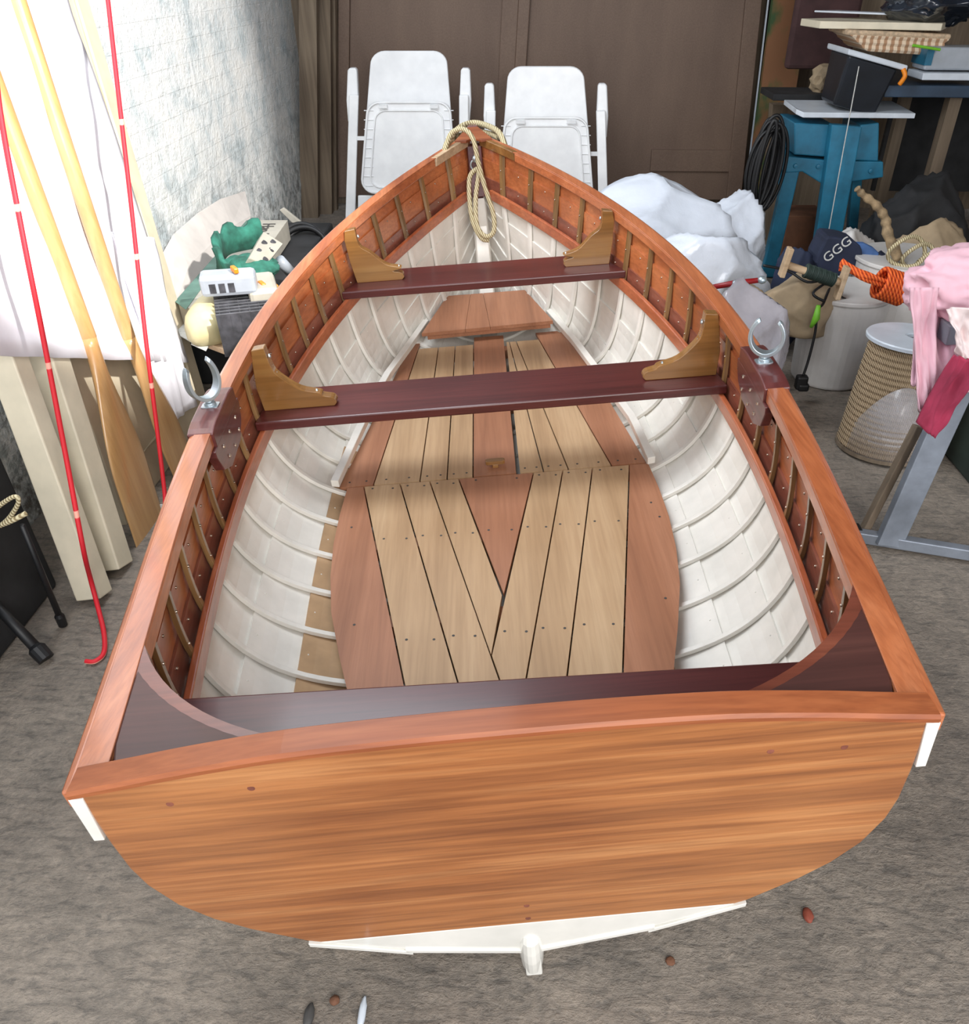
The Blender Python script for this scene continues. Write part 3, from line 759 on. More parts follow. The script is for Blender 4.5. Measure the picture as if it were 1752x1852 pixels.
# barn doors: leaf frames and panels
def doorleaf(name, uL, uR, y):
    r = empty(name, (WY((uL[0]+uR[0])/2, 300, y).x, y, 0)); r['kind'] = 'structure'; o0 = r.location.copy()
    zb, zt = .06, 2.35
    def X(uv0, z):   # follow the photographed edge
        a, b = WY(uv0[0], 0, y), WY(uv0[1], 380, y); t = (z-b.z)/(a.z-b.z); return b.x+(a.x-b.x)*t
    bm = bmesh.new(); prism(bm, [Vector((X(uL, zb), y, zb))-o0, Vector((X(uR, zb), y, zb))-o0, Vector((X(uR, zt), y, zt))-o0, Vector((X(uL, zt), y, zt))-o0], (0, .03, 0))
    obj('door_panel', bm, M['door'], r)
    for u, w in ((uL, .07), (uR, -.10)):
        bm = bmesh.new(); prism(bm, [Vector((X(u, zb), y-.03, zb))-o0, Vector((X(u, zb)+w, y-.03, zb))-o0, Vector((X(u, zt)+w, y-.03, zt))-o0, Vector((X(u, zt), y-.03, zt))-o0], (0, .03, 0))
        obj('door_stile', bm, M['door'], r, bevel=.004)
    return r, o0, X
r1, o1, X1 = doorleaf('door_1', (613, 612), (938, 916), YD)
r2, o2, X2 = doorleaf('door_2', (938, 916), (1376, 1336), YD)
bm = bmesh.new(); a = WY(1178, 270, YD); b = WY(1322, 310, YD); box(bm, Vector((a.x, YD-.02, b.z))-o2, Vector((b.x, YD, a.z))-o2); obj('door_rail', bm, M['door'], r2, bevel=.003)
# light-gap strip, dark trim and weathered board right of the doors
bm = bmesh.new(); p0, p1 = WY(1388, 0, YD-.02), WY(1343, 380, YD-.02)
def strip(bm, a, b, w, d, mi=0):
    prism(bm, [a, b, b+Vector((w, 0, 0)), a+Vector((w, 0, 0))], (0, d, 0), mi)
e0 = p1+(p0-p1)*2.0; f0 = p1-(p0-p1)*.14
strip(bm, e0, f0, .009, .01); struct('light_gap_strip', bm, M['wplate'])  # white colour stands in for daylight through the gap beside the door
bm = bmesh.new(); strip(bm, e0+Vector((.02, 0, 0)), f0+Vector((.02, 0, 0)), .09, .04); struct('trim_3', bm, M['dark'])
bm = bmesh.new(); a = WY(1398, 0, 5.85); b = WY(1365, 250, 5.85)
st = b-(a-b)*.45; st.z = 0.0; strip(bm, a+(a-b)*.8, st, .22, .05)
tag(obj('board', bm, M['opost']), 'orange brown board with a green mossy patch standing right of the dark barn doors', 'board')

# ================================================================== CHAIRS
def folding_chair(uc, vt, y, sc_, label):
    root = empty('folding_chair'); base = WY(uc, vt, y); H = base.z; root.location = (base.x, y, 0)
    k = sc_   # metres per (photo) pixel near the chair top
    tag(root, label, 'chair', 'white folding chairs against the doors')
    lean = .10
    def P(dx, dz, dy=0): q = WY(uc+dx, vt+dz, y+dy+lean*(dz/300-.3)*-1); q.z = max(q.z, .004); return q-root.location
    def panel(name, half_top, half_bot, z0, z1, dy, th, r, rim=0):
        bm = bmesh.new(); n = 22; pts = []
        zc = (z0+z1)/2
        for x, z in rrect(2, abs(z1-z0), r, 6):
            f = (z+abs(z1-z0)/2)/abs(z1-z0); hw = half_bot+(half_top-half_bot)*f; cr = x
            pts.append((cr*hw, zc-z))
        prism(bm, [P(x, z, dy) for x, z in pts], (0, th, 0)); o = obj(name, bm, M['chair'], root, bevel=.006)
        return o
    def rpanel(name, ht, hb, z0, z1, dy, th, rad, shrink=0):
        bm = bmesh.new(); pts = []; nn = 6
        for cxs, z, a0 in ((1, z0, 0), (-1, z0, 90), (-1, z1, 180), (1, z1, 270)):
            hw = (ht if z == z0 else hb)
            for q in range(nn+1):
                a = math.radians(a0+90*q/nn); sgn = 1 if z == z0 else -1
                cx_, cz_ = cxs*(hw-rad), z+sgn*rad
                pts.append((cx_+rad*math.cos(a), cz_-rad*math.sin(a)))
        prism(bm, [P(x, z, dy) for x, z in pts], (0, th, 0)); return obj(name, bm, M['chair'], root, bevel=.006), pts
    rpanel('backrest', 70, 86, 0, 260, .02, .022, 26)
    bm = bmesh.new(); q = P(0, 30, .019)
    se, pts = rpanel('seat', 77, 86, 92, 258, -.075, .03, 24)
    # raised rim with ribs, and the inner pan
    bm = bmesh.new(); rp = [P(x*.98, 92+(z-92)*.985+1, -.082) for x, z in pts]; tube(bm, rp, .007, 6, closed=True); 
    rp = [P(x*.80, 108+(z-92)*.84, -.080) for x, z in pts]; tube(bm, rp, .005, 6, closed=True)
    for i in range(9):
        z = 108+i*17
        for sx in (-1, 1):
            a, b = P(sx*64, z, -.079), P(sx*81, z, -.079); tube(bm, [a, b], .0025, 4)
    obj('rim', bm, M['chair'], se)
    for sx in (-1, 1):
        bm = bmesh.new(); box(bm, tuple(P(sx*46-8, 104, -.10)), tuple(P(sx*46+8, 97, -.07))); obj('hinge', bm, M['chair'], se)
        bm = bmesh.new(); pr = [(sx*94, 34), (sx*98, 31), (sx*108, 31), (sx*111, 36), (sx*113, 90), (sx*110, 130), (sx*100, 132), (sx*92, 80)]
        prism(bm, [P(x, z, -.03) for x, z in pr], (0, .05, 0)); obj('armrest', bm, M['chair'], root, bevel=.008)
        bm = bmesh.new(); zf = 372; pr = [(sx*91, 80), (sx*108, 80), (sx*110, zf-2), (sx*93, zf-2)]
        prism(bm, [P(x, z, -.06) for x, z in pr], (0, .025, 0)); obj('leg', bm, M['chair'], root, bevel=.006)
        bm = bmesh.new(); pr = [(sx*98, 120), (sx*106, 120), (sx*106, zf-2), (sx*98, zf-2)]
        prism(bm, [P(x, z, .03) for x, z in pr], (0, .022, 0)); obj('leg', bm, M['chair'], root, bevel=.004)
        bm = bmesh.new(); box(bm, tuple(P(sx*80-4*sx, 162, -.06)), tuple(P(sx*96, 154, -.05))) ; obj('hinge', bm, M['chair'], root)
    bm = bmesh.new(); prism(bm, [P(-92, 262, -.05), P(92, 262, -.05), P(92, 300, -.05), P(-92, 300, -.05)], (0, .02, 0)); obj('crossbar', bm, M['chair'], root, bevel=.004)
    return root
kk = (WY(845, 130, 5.4).x-WY(630, 130, 5.4).x)/215*.98
folding_chair(739, 92, 5.45, kk, 'white plastic folding garden chair leaning upright on the doors, nearer the left wall')
folding_chair(987, 120, 5.40, kk, 'white plastic folding garden chair leaning upright on the doors, nearer the plastic bags')

# ================================================================== LEFT SIDE, leaning things
NL = Vector((1, 0, (1.47-1.18)/1.95)).normalized()   # plane leaning on the left wall
def PLn(u, v, off=0.): return WN(u, v, NL, NL.x*-1.20+off)
def down(a, b):  # extend line a->b to the floor
    t = a.z/(a.z-b.z); return a+(b-a)*t
# old cream panel door behind
q0, q1 = PLn(300, 470, -.03), PLn(398, 800, -.03)
top = q0; bot = down(q0, q1)
bm = bmesh.new(); wdt = Vector((0, -1, 0))*.78
up = (top-bot).normalized(); TL = bot+up*2.0; ex = NL*.03
prism(bm, [bot, TL, TL+wdt, bot+wdt], -ex); dr_ = obj('panel_door', bm, M['creamd'], bevel=.003)
tag(dr_, 'old cream panelled door leaning on the left wall behind the oars and cloth', 'door')
for z0, z1 in ((.12, .75), (.85, 1.8)):
    for y0, y1 in ((-.36, -.10), (-.68, -.42)):
        bm = bmesh.new(); a = bot+up*z0+Vector((0, y1, 0))+NL*.004; b = bot+up*z1+Vector((0, y1, 0))+NL*.004; c_ = b+Vector((0, y0-y1, 0)); d_ = a+Vector((0, y0-y1, 0))
        tube(bm, [a, b, c_, d_], .007, 4, closed=True); obj('panel_moulding', bm, M['creamd'], dr_)
# cream posts
def beam(name, p, q, w, d, m, label, cat, group=None):
    """beam along p->q, width w along y-ish, depth d along the leaning normal"""
    t = (q-p).normalized(); n = (NL-NL.dot(t)*t).normalized(); s_ = t.cross(n)
    bm = bmesh.new(); r = [[c+s_*(w/2*a)+n*(d/2*b) for a, b in ((-1, -1), (1, -1), (1, 1), (-1, 1))] for c in (p, q)]
    loft(bm, r); o = obj(name, bm, m, bevel=.004); tag(o, label, cat, group); return o
for (u0, v0, u1, v1, w, nm) in ((10, 640, 146, 1008, .06, 'cream painted timber post leaning on the left wall, farthest from the boat'), (75, 610, 205, 1015, .075, 'cream painted timber post leaning on the left wall, beside the nearer oar blade')):
    a, b = PLn(u0, v0, .03), PLn(u1, v1, .03); f = down(a, b); f.z = .012; beam('timber_post', a+(a-f)*.25, f, w, .07, M['cream'], nm, 'timber', 'cream timber posts on the left wall')
# white sheet over the top of the door
c1 = [PLn(-420, -420, .03), PLn(230, 60, .0), PLn(372, 770, .02), PLn(-40, 640, .06)]
bm = bmesh.new()
tl = PLn(262, 330, .035); tr = PLn(262, 330, .035)
A_ = PLn(274, 440, .03); B_ = PLn(345, 655, .03); D_ = PLn(-80, 640, .11)
upv = (A_-B_).normalized()
TLs = D_+upv*1.3; TRs = A_+upv*.75
sheetgrid(bm, [TRs, TLs, D_, B_], .004, .022, 7, 3, n=(40, 30))
o = obj('bed_sheet', bm, M['sheet'], smooth=True); tag(o, 'white bed sheet draped over the old door behind the oars', 'sheet')
bm = bmesh.new(); sheetgrid(bm, [PLn(200, 420, .05), PLn(276, 430, .05), PLn(352, 735, .03), PLn(300, 770, .035)], .004, .015, 5, 8, n=(14, 24))
o = obj('bed_sheet', bm, M['sheet'], smooth=True); tag(o, 'narrow white cloth hanging low between the oars and the paper scraps', 'sheet')
# oars
def oar(pts_shaft, blade, off, label):
    root = empty('oar'); a, b = PLn(*pts_shaft[0], off), PLn(*pts_shaft[1], off)
    neck = PLn(*pts_shaft[2], off); tipc = PLn(*blade[0], off-.05); t = (a-b).normalized()
    root.location = tipc; o_ = root.location.copy(); tag(root, label, 'oar', 'varnished wooden oars')
    bm = bmesh.new(); far = neck+(a-neck).normalized()*2.0
    tube(bm, [neck-o_+(tipc-neck)*.06, neck-o_, (neck+far)/2-o_, far-o_], [.012, .0207, .023, .023], 16); obj('shaft', bm, M['oar'], root, smooth=True)
    # blade: from neck to tip, width profile
    L = (tipc-neck); ax = L.normalized(); nn = (NL-NL.dot(ax)*ax).normalized(); sd = ax.cross(nn); wm = blade[1]
    bm = bmesh.new(); rings = []; N = 26
    for i in range(N+1):
        f = i/N; w = .0203+(wm-.0203)*(lambda x: x*x*(3-2*x))(min(1, f/.62)); th = .0172*(1-f)**1.2+.003
        c = neck+L*f-o_; rings.append([c+sd*w*math.cos(q)+nn*th*(abs(math.sin(q))**1.0)*math.copysign(1, math.sin(q)) for q in np.linspace(0, 2*math.pi, 14, endpoint=False)])
    loft(bm, rings); bl = obj('blade', bm, M['oar'], root, smooth=True)
    bm = bmesh.new(); w = wm*.94
    loft(bm, [[c+sd*w*math.cos(q)+nn*.0065*math.sin(q) for q in np.linspace(0, 2*math.pi, 14, endpoint=False)] for c in (tipc-ax*.012-o_, tipc+ax*.003-o_)])
    obj('blade_tip', bm, M['redp'], bl, label='dark red painted blade tip')
oar(((10, 205), (90, 420), (160, 610)), ((280, 985), .098), .09, 'varnished wooden oar with a broad blade leaning left, nearest the cream posts')
oar(((60, 90), (150, 350), (232, 610)), ((352, 890), .085), .07, 'varnished wooden oar leaning behind the gunwale, nearer the back of the shed')
# red cords
def cord(px, off, label, floor_tail=None, tagp=False):
    root = empty('cord'); pts = [PLn(u, v, o) for (u, v), o in zip(px, off)]
    if floor_tail: pts += [WZ(u, v, z) for u, v, z in floor_tail]
    root.location = pts[-1]; o_ = root.location.copy()
    bm = bmesh.new(); tube(bm, [p-o_ for p in crom(pts, 8)], .0062, 8); obj('strand', bm, M['red'], root, smooth=True)
    tag(root, label, 'cord', 'red cords hanging on the left')
    if tagp:
        bm = bmesh.new(); e = pts[-1]-o_; box(bm, tuple(e+Vector((-.014, -.003, -.05))), tuple(e+Vector((.018, .0, -.0)))); obj('name_tag', bm, M['paper'], root, label='small pale tag')
cord([(-12, 60), (0, 200), (40, 420), (78, 610), (120, 830), (150, 990)], [.2, .2, .2, .18, .15, .15], 'red cord hanging over the cream posts with its frayed end curling on the concrete', [(163, 1045, .10), (177, 1098, .03), (188, 1145, .008), (188, 1180, .008), (172, 1196, .008), (155, 1196, .008)])
cord([(188, -60), (195, 0), (214, 170), (238, 380), (262, 600), (282, 760), (297, 885), (298, 912)], [.2, .2, .2, .18, .16, .14, .12, .12], 'red cord with a small pale tag hanging in front of the second oar', None, True)
# dark crate and iron-legged seat
bm = bmesh.new(); a = WZ(-30, 1010); box(bm, (-1.50, .9, 0), (-1.30, 1.72, .50)); o = obj('crate', bm, M['dark'], bevel=.01); tag(o, 'near-black crate in the shade against the left wall behind the cream posts', 'crate')
st = empty('garden_seat', tuple(WZ(-20, 1120))); o_ = st.location.copy(); tag(st, 'black iron-legged garden seat with a bent cane arm at the left edge', 'seat')
def leg(a, b, r, nm='leg'):
    bm = bmesh.new(); tube(bm, [a-o_, b-o_], [r*.8, r], 10); l = obj(nm, bm, M['blackrub'], st, smooth=True)
    bm = bmesh.new(); lathe(bm, b-o_, [(0, -.004), (r*1.4, -.004), (r*1.5, .03), (r*.9, .04), (0, .04)], 14, axis=(a-b)); obj('rubber_foot', bm, M['blackrub'], l)
f1, f2 = WZ(82, 1190, .012), WZ(113, 1128, .01)
leg(WZ(-40, 1060, .16), f1, .014); leg(WY(40, 950, f2.y-.05), f2, .008); leg(WZ(-60, 1150, .2), WZ(-20, 1205, .012), .012)
bm = bmesh.new(); yy = f2.y-.06
tube(bm, [p-o_ for p in crom([WY(-30, 955, yy), WY(0, 950, yy), WY(25, 940, yy), WY(48, 928, yy+.02)], 5)], [.006]*16, 8)
tube(bm, [p-o_ for p in crom([WY(-20, 930, yy), WY(8, 908, yy), WY(28, 898, yy), WY(33, 910, yy), WY(18, 935, yy), WY(0, 952, yy)], 5, )], [.005]*26, 8)
obj('cane_arm', bm, M['rope'], st, smooth=True)

# ================================================================== LEFT BACK CLUTTER
# low dark bench carrying the clutter along the wall
TZ = .30
bm = bmesh.new(); pa, pb, pc, pd = WZ(330, 600, TZ), WZ(440, 640, TZ), WZ(560, 425, TZ), WZ(460, 400, TZ)
x1 = -.98; box(bm, (XW+.01, 3.02, 0), (x1-.06, 4.35, TZ-.005)); o = obj('storage_chest', bm, M['dark'], bevel=.01); tag(o, 'low dark chest against the left wall carrying the engine and papers', 'chest')
def quad(name, uv, z, th, m, label, cat, zs=None, par=None, bev=.002):
    pts = [WZ(u, v, (zs[i] if zs else z)) for i, (u, v) in enumerate(uv)]
    bm = bmesh.new(); prism(bm, pts, (0, 0, -th)); o = obj(name, bm, m, par, bevel=bev)
    if par is None: tag(o, label, cat)
    return o
# long carton lying on the chest
cz = TZ+.09
ct = quad('carton', [(322, 548), (390, 580), (520, 398), (455, 398)], cz, .088, M['cardbox'], 'flattened grey cardboard carton with printed letters under the engine', 'carton')
bm = bmesh.new(); prism(bm, [WZ(u, v, cz+.002) for u, v in ((316, 545), (336, 560), (452, 402), (446, 398))], (0, 0, -.001)); obj('printed_band', bm, M['greend'], ct, label='dull green printed band')
X_ = WZ(455, 450, cz)-WZ(488, 402, cz); Y_ = WZ(500, 425, cz)-WZ(478, 408, cz)
text('lettering', 'Hand', .085, WZ(476, 404, cz+.003), X_, Y_, M['ink'], ct, .0005)
# curved pale sheet of card
bm = bmesh.new(); rings = []
for (ub, vb, ut, vt) in ((300, 620, 268, 480), (315, 560, 290, 470), (345, 520, 315, 425), (385, 480, 360, 385), (420, 445, 400, 360), (447, 420, 443, 346)):
    b = WX(ub, vb, XW+.16 if ub < 400 else XW+.10); t_ = WX(ut, vt, XW+.03); b = WX(ub, vb, XW+.12)
    rings.append([b, (b+t_)/2+Vector((.02, 0, -.02)), t_, t_+Vector((-.006, 0, 0)), (b+t_)/2+Vector((.012, 0, -.02)), b+Vector((-.006, 0, 0))])
loft(bm, rings); tag(obj('card_sheet', bm, M['cardb'], smooth=False), 'long bowed sheet of pale cardboard propped along the foot of the white wall', 'cardboard')
# green cloth bag
bm = bmesh.new(); zc = cz+.02
ring = crom([WZ(u, v, zc+.02) for k, (u, v) in enumerate(((478, 446), (440, 452), (408, 462), (398, 485), (408, 512), (440, 530)))], 6)
rg = []
for i_, p_ in enumerate(ring):
    h_ = .10+.015*math.sin(i_*.9); o1 = Vector((.006*math.sin(i_*1.7), .006*math.cos(i_*1.3), 0)); tn = (ring[min(i_+1, len(ring)-1)]-ring[max(i_-1, 0)]).normalized(); n_ = Vector((-tn.y, tn.x, 0))*.012
    rg.append([p_+n_, p_+n_*1.6+Vector((0, 0, h_*.6)), p_+o1+n_*.6+Vector((0, 0, h_)), p_+o1-n_*.6+Vector((0, 0, h_)), p_-n_*.4+Vector((0, 0, h_*.6)), p_-n_])
loft(bm, rg)
p = WZ(430, 490, zc+.03); blob(bm, p+Vector((.03, .02, 0)), (.11, .12, .045), .22, 2.0, 4, zmin=cz+.002, seed=2)
tag(obj('cloth_bag', bm, M['green'], smooth=True), 'crumpled sea-green cloth bag between the engine and the control box', 'bag')
# control box
cb = empty('control_box', tuple(WZ(482, 450, cz+.16))); o_ = cb.location.copy(); tag(cb, 'pale grey box with dark round knobs beside the green cloth', 'control box')
fz = [cz+.20, cz+.20, cz+.10, cz+.12]
P4 = [WZ(450, 466, .50), WZ(477, 418, .52), WZ(512, 440, .50), WZ(482, 479, .46)]
nrm = (P4[1]-P4[0]).cross(P4[3]-P4[0]).normalized(); nrm = nrm if nrm.z > 0 else -nrm
bm = bmesh.new(); prism(bm, [p-o_ for p in P4], -nrm*.05); obj('case', bm, M['grey'], cb, bevel=.004)
for s_, t_ in ((.12, .78), (.3, .3), (.5, .75), (.62, .3), (.8, .62)):
    bm = bmesh.new(); u_ = .12+.76*((s_*1.0) % 1); c = P4[0]*(1-s_)*(1-t_)+P4[1]*s_*(1-t_)+P4[2]*s_*t_+P4[3]*(1-s_)*t_
    lathe(bm, c-o_, [(0, 0), (.011, 0), (.010, .01), (0, .011)], 14, axis=nrm); obj('knob', bm, M['dgrey'], cb)
# lid leaning behind the cable
bm = bmesh.new(); yb = 4.42; prism(bm, [WY(505, 380, yb), WY(512, 376, yb), WY(552, 408, yb), WY(562, 425, yb), WY(562, 500, yb), WY(548, 500, yb), WY(545, 420, yb)], (0, .02, 0)); tag(obj('board_offcut', bm, M['cardbox'], bevel=.003), 'pale curved offcut standing behind the black cable coil', 'offcut')
# cable coil
bm = bmesh.new()
for k, (cu, cv, rx, rz) in enumerate(((550, 452, .115, .10), (554, 449, .10, .085), (546, 447, .11, .105))):
    c = WY(cu, cv, 4.05+.02*k)
    tube(bm, [c+Vector((rx*math.cos(a), .06*math.sin(a), rz*.9*math.sin(a))) for a in np.linspace(0, 2*math.pi, 36, endpoint=False)], .012, 8, closed=True)
tag(obj('cable', bm, M['blackrub'], smooth=True), 'thick black cable coiled beside the grey control box', 'cable')
# brushcutter engine
en = empty('engine', tuple(WZ(425, 560, TZ+.1))); o_ = en.location.copy(); tag(en, 'small petrol engine with a yellowed tank and grey cowl lying behind the left gunwale', 'engine')
c = WZ(440, 570, .40)-o_
bm = bmesh.new(); blob(bm, WZ(392, 575, .37)-o_, (.085, .16, .075), .10, 1.3, 3, ridge=False, seed=3, sq=.8); obj('fuel_tank', bm, M['tank'], en, smooth=True)
bm = bmesh.new(); R0 = Matrix.Rotation(.35, 3, 'Z')
for i in range(9):
    box(bm, tuple(c+Vector((-.085, -.13+i*.030, -.09))), tuple(c+Vector((.10, -.124+i*.030, .055))), rot=R0, piv=c)
for i in range(6):
    box(bm, tuple(c+Vector((-.075+i*.032, -.13, -.02))), tuple(c+Vector((-.070+i*.032, .115, .050))), rot=R0, piv=c)
bm2 = bmesh.new(); box(bm2, tuple(c+Vector((-.055, -.11, -.08))), tuple(c+Vector((.075, .11, .020))), rot=R0, piv=c); obj('core', bm2, M['nearblack'], en); obj('cooling_fins', bm, M['dgrey'], en, bevel=.002)
bm = bmesh.new(); box(bm, tuple(c+Vector((.03, -.02, -.02))), tuple(c+Vector((.13, .19, .085))), rot=R0, piv=c); obj('cowl', bm, M['grey'], en, bevel=.015)
bm = bmesh.new(); p = WZ(412, 502, .52)-o_; box(bm, tuple(p+Vector((-.09, -.045, -.05))), tuple(p+Vector((.09, .045, .02))), rot=Matrix.Rotation(.25, 3, 'Z')); obj('air_filter_cover', bm, M['lgrey'], en, bevel=.014)
bm = bmesh.new()
for i in range(3): q = p+Vector((-.06+i*.03, -.047, -.035)); box(bm, tuple(q), tuple(q+Vector((.02, .004, .03))), rot=Matrix.Rotation(.25, 3, 'Z'), piv=p)
obj('vent', bm, M['dgrey'], en)
for u, v, z in ((424, 488, .55), (474, 515, .48), (497, 518, .42)):
    bm = bmesh.new(); q = WZ(u, v, z)-o_; box(bm, tuple(q-Vector((.008, .022, .008))), tuple(q+Vector((.008, .022, .010))), rot=Matrix.Rotation(.6, 3, 'Z')); obj('throttle_lever', bm, M['orange'], en, bevel=.004)
bm = bmesh.new(); q = WZ(505, 470, .42)-o_; tube(bm, [q, WZ(525, 492, .36)-o_], .022, 12); obj('drive_tube', bm, M['lgrey'], en, smooth=True)
# papers and wood
quad('newspaper', [(310, 552), (385, 588), (362, 628), (322, 605)], TZ+.012, .004, M['paper'], 'printed leaflet sticking out from under the carton, nearest the white sheet', 'paper')
quad('newspaper', [(350, 585), (392, 600), (372, 634), (345, 622)], TZ+.022, .004, M['paper'], 'printed leaflet with a dark heading beside the wood strip', 'paper')
quad('wood_strip', [(378, 605), (422, 622), (416, 636), (368, 618)], TZ+.02, .02, M['rawwood'], 'short pale wooden strip under the petrol engine', 'wood strip')

# ================================================================== RIGHT SIDE
# white plastic bags
def creased(name, u, vt, y, rx, ry, seed, label, m='bag', amp=.22, cat='bag', base=.003, sub=5, sm=False):
    top = WY(u, vt, y); c = Vector((top.x, top.y, (top.z+base)/2)); rz = (top.z-base)/2*1.05
    t = bmesh.new(); bmesh.ops.create_icosphere(t, subdivisions=sub, radius=1); bm = bmesh.new(); off = Vector((seed*7.3, seed*3.1, seed*1.7)); rnd = random.Random(seed)
    cells = [(Vector((rnd.gauss(0, 1), rnd.gauss(0, 1), rnd.gauss(0, 1)*.8+.15)).normalized(), rnd.uniform(.86-amp*.3, 1.02)) for _ in range(34)]
    for v in t.verts:
        p = v.co.copy(); w_ = p+.10*Vector((noise.noise(p*2.1+off), noise.noise(p*2.1-off), noise.noise(p*2.3+off*2))); w_.normalize()
        rs = sorted(d/max(.05, w_.dot(q)) for q, d in cells)[:2]; r = min(rs[0], 1.25); e = min(1, (rs[1]-rs[0])/.06)
        r += amp*(.16*(1-e)**2+.35*noise.noise(p*1.3+off)+.05*noise.noise(p*7+off)); q = Vector((p.x*rx, p.y*ry, p.z*rz))*r+c
        if q.z < base: q.z = base
        bm.verts.new(q)
    bm.verts.ensure_lookup_table()
    for f in t.faces: bm.faces.new([bm.verts[v.index] for v in f.verts])
    t.free(); o = obj(name, bm, M[m], smooth=True); tag(o, label, cat); return o
def bag(name, uc, vc, y, rad, seed, label, m='bag', amp=.28, fr=2.2, zc=None, cat='bag', group=None, sub=5):
    c = WY(uc, vc, y); c.z = zc if zc else c.z
    bm = bmesh.new(); blob(bm, c, rad, amp, fr, sub, zmin=.003, seed=seed); o = obj(name, bm, M[m], smooth=False); tag(o, label, cat, group); return o
creased('plastic_bag', 1178, 324, 3.85, .42, .24, 4, 'big crumpled white plastic bag just behind the right gunwale, in front of the chairs')
creased('plastic_bag', 1328, 352, 4.0, .19, .20, 5, 'tall white plastic bag standing beside the blue stand')
creased('plastic_bag', 1262, 405, 3.35, .32, .2, 9, 'creased white plastic bag with a folded flap, lowest of the white bags')
creased('plastic_sack', 1368, 528, 2.75, .15, .15, 12, 'milky clear plastic sack behind the right rowlock', 'clear', .14, cat='sack', sm=True)
# white buckets
def bucket(name, uc, vb, z1, r, m, label, zb=0.0, tilt=(0, 0, 1), cat='bucket', lid=None, sq=1):
    b = WZ(uc, vb, zb); bm = bmesh.new(); lathe(bm, b, [(0, 0), (r*.88, 0), (r*.9, .01), (r, z1-.02), (r*1.04, z1-.015), (r*1.04, z1), (0, z1)], 40, axis=tilt)
    o = obj(name, bm, M[m], bevel=.003, smooth=False); tag(o, label, cat); return o, b
bk, bb = bucket('bucket', 1495, 680, .36, .165, 'bucket', 'white plastic bucket wrapped in film standing left of the rope spool', .003)
dr, db = bucket('drum', 1590, 640, .42, .20, 'bucket', 'wide white plastic drum behind the rope spool', .003, cat='drum')
# black plug hanging on its cable
pl = empty('power_cable', tuple(WZ(1450, 690, .05))); o_ = pl.location.copy(); tag(pl, 'black power cable with plug and green tie hanging down the white bucket', 'cable')
bm = bmesh.new(); ycb = bb.y-.22
pts = [WY(1500, 520, ycb+.1), WY(1488, 550, ycb+.03), WY(1478, 560, ycb), WY(1474, 600, ycb-.01), WY(1462, 650, ycb-.02), WY(1452, 680, ycb-.03)]
tube(bm, [p-o_ for p in crom(pts, 6)], .005, 8); 
tube(bm, [p-o_ for p in crom([WY(1500, 520, ycb+.1), WY(1540, 545, ycb+.12), WY(1600, 538, ycb+.15), WY(1650, 552, ycb+.15)], 6)], .004, 8)
tube(bm, [p-o_ for p in crom([WY(1380, 480, ycb+.1), WY(1425, 490, ycb+.1), WY(1460, 510, ycb+.05), WY(1500, 505, ycb+.05), WY(1470, 530, ycb), WY(1490, 545, ycb)], 6)], .005, 8)
obj('lead', bm, M['blackrub'], pl, smooth=True)
bm = bmesh.new(); p = WY(1449, 690, ycb-.03)-o_; box(bm, tuple(p-Vector((.022, .018, .03))), tuple(p+Vector((.022, .018, .025)))); box(bm, tuple(p-Vector((.012, .022, .035))), tuple(p+Vector((.03, .010, -.005)))); obj('plug', bm, M['blackrub'], pl, bevel=.008)
bm = bmesh.new(); tube(bm, [WY(1480, 552, ycb-.01)-o_, WY(1476, 575, ycb-.015)-o_, WY(1466, 592, ycb-.012)-o_], [.008, .014, .006], 10); obj('cable_tie', bm, M['lime'], pl, smooth=True, label='lime green tie')
# rope spool
sp = empty('rope_spool', tuple(WZ(1592, 808))); tag(sp, 'large spool of brown rope with a white plastic flange standing on the concrete', 'rope spool')
ax = Vector((.03, .05, 1)).normalized(); R_s = .158; hs = .40
bm = bmesh.new(); lathe(bm, (0, 0, .002), [(0, 0), (R_s, 0), (R_s, .012), (0, .012)], 48, axis=ax); obj('bottom_flange', bm, M['oldwood'], sp)
bm = bmesh.new(); prof = [(0, .012)]
nn = 19
for i in range(nn):
    z = .014+(hs-.03)*i/nn; dz = (hs-.03)/nn
    for q in range(4): prof.append((R_s*(.95-.12*i/nn)-.006+.009*math.sin(math.pi*(q+.5)/4)+.002, z+dz*q/4))
prof.append((0, hs-.014)); lathe(bm, (0, 0, 0), prof, 48, axis=ax); obj('wound_rope', bm, M['spoolrope'], sp, smooth=True)
bm = bmesh.new(); a = ax*hs
lathe(bm, tuple(a), [(.024, -.02), (R_s*.95, -.014), (R_s*.96, -.004), (R_s*.94, .0), (.03, .002), (.022, 0), (.022, -.02)], 48, axis=ax, close=False); obj('top_flange', bm, M['wplate'], sp, smooth=False)
bm = bmesh.new(); lathe(bm, tuple(a-ax*.05), [(0, 0), (.0245, 0), (.0245, .04), (0, .04)], 20, axis=ax); obj('core_hole', bm, M['blackrub'], sp)
bm = bmesh.new(); rings = []
for ang in np.linspace(math.radians(200), math.radians(300), 16):
    r0, r1 = R_s*.93, R_s*.98; zt = .02+(hs-.12)*(.35+.6*math.sin(math.pi*(math.degrees(ang)-200)/110))
    ca, sa = math.cos(ang), math.sin(ang)
    rings.append([Vector((r0*ca, r0*sa, .02)), Vector((r1*ca, r1*sa, .02)), Vector((r1*ca+.01, r1*sa+.01, zt)), Vector((r0*ca+.01, r0*sa+.01, zt))])
loft(bm, rings); obj('plastic_wrap', bm, M['wrap'], sp, smooth=True, label='torn clear plastic wrap')
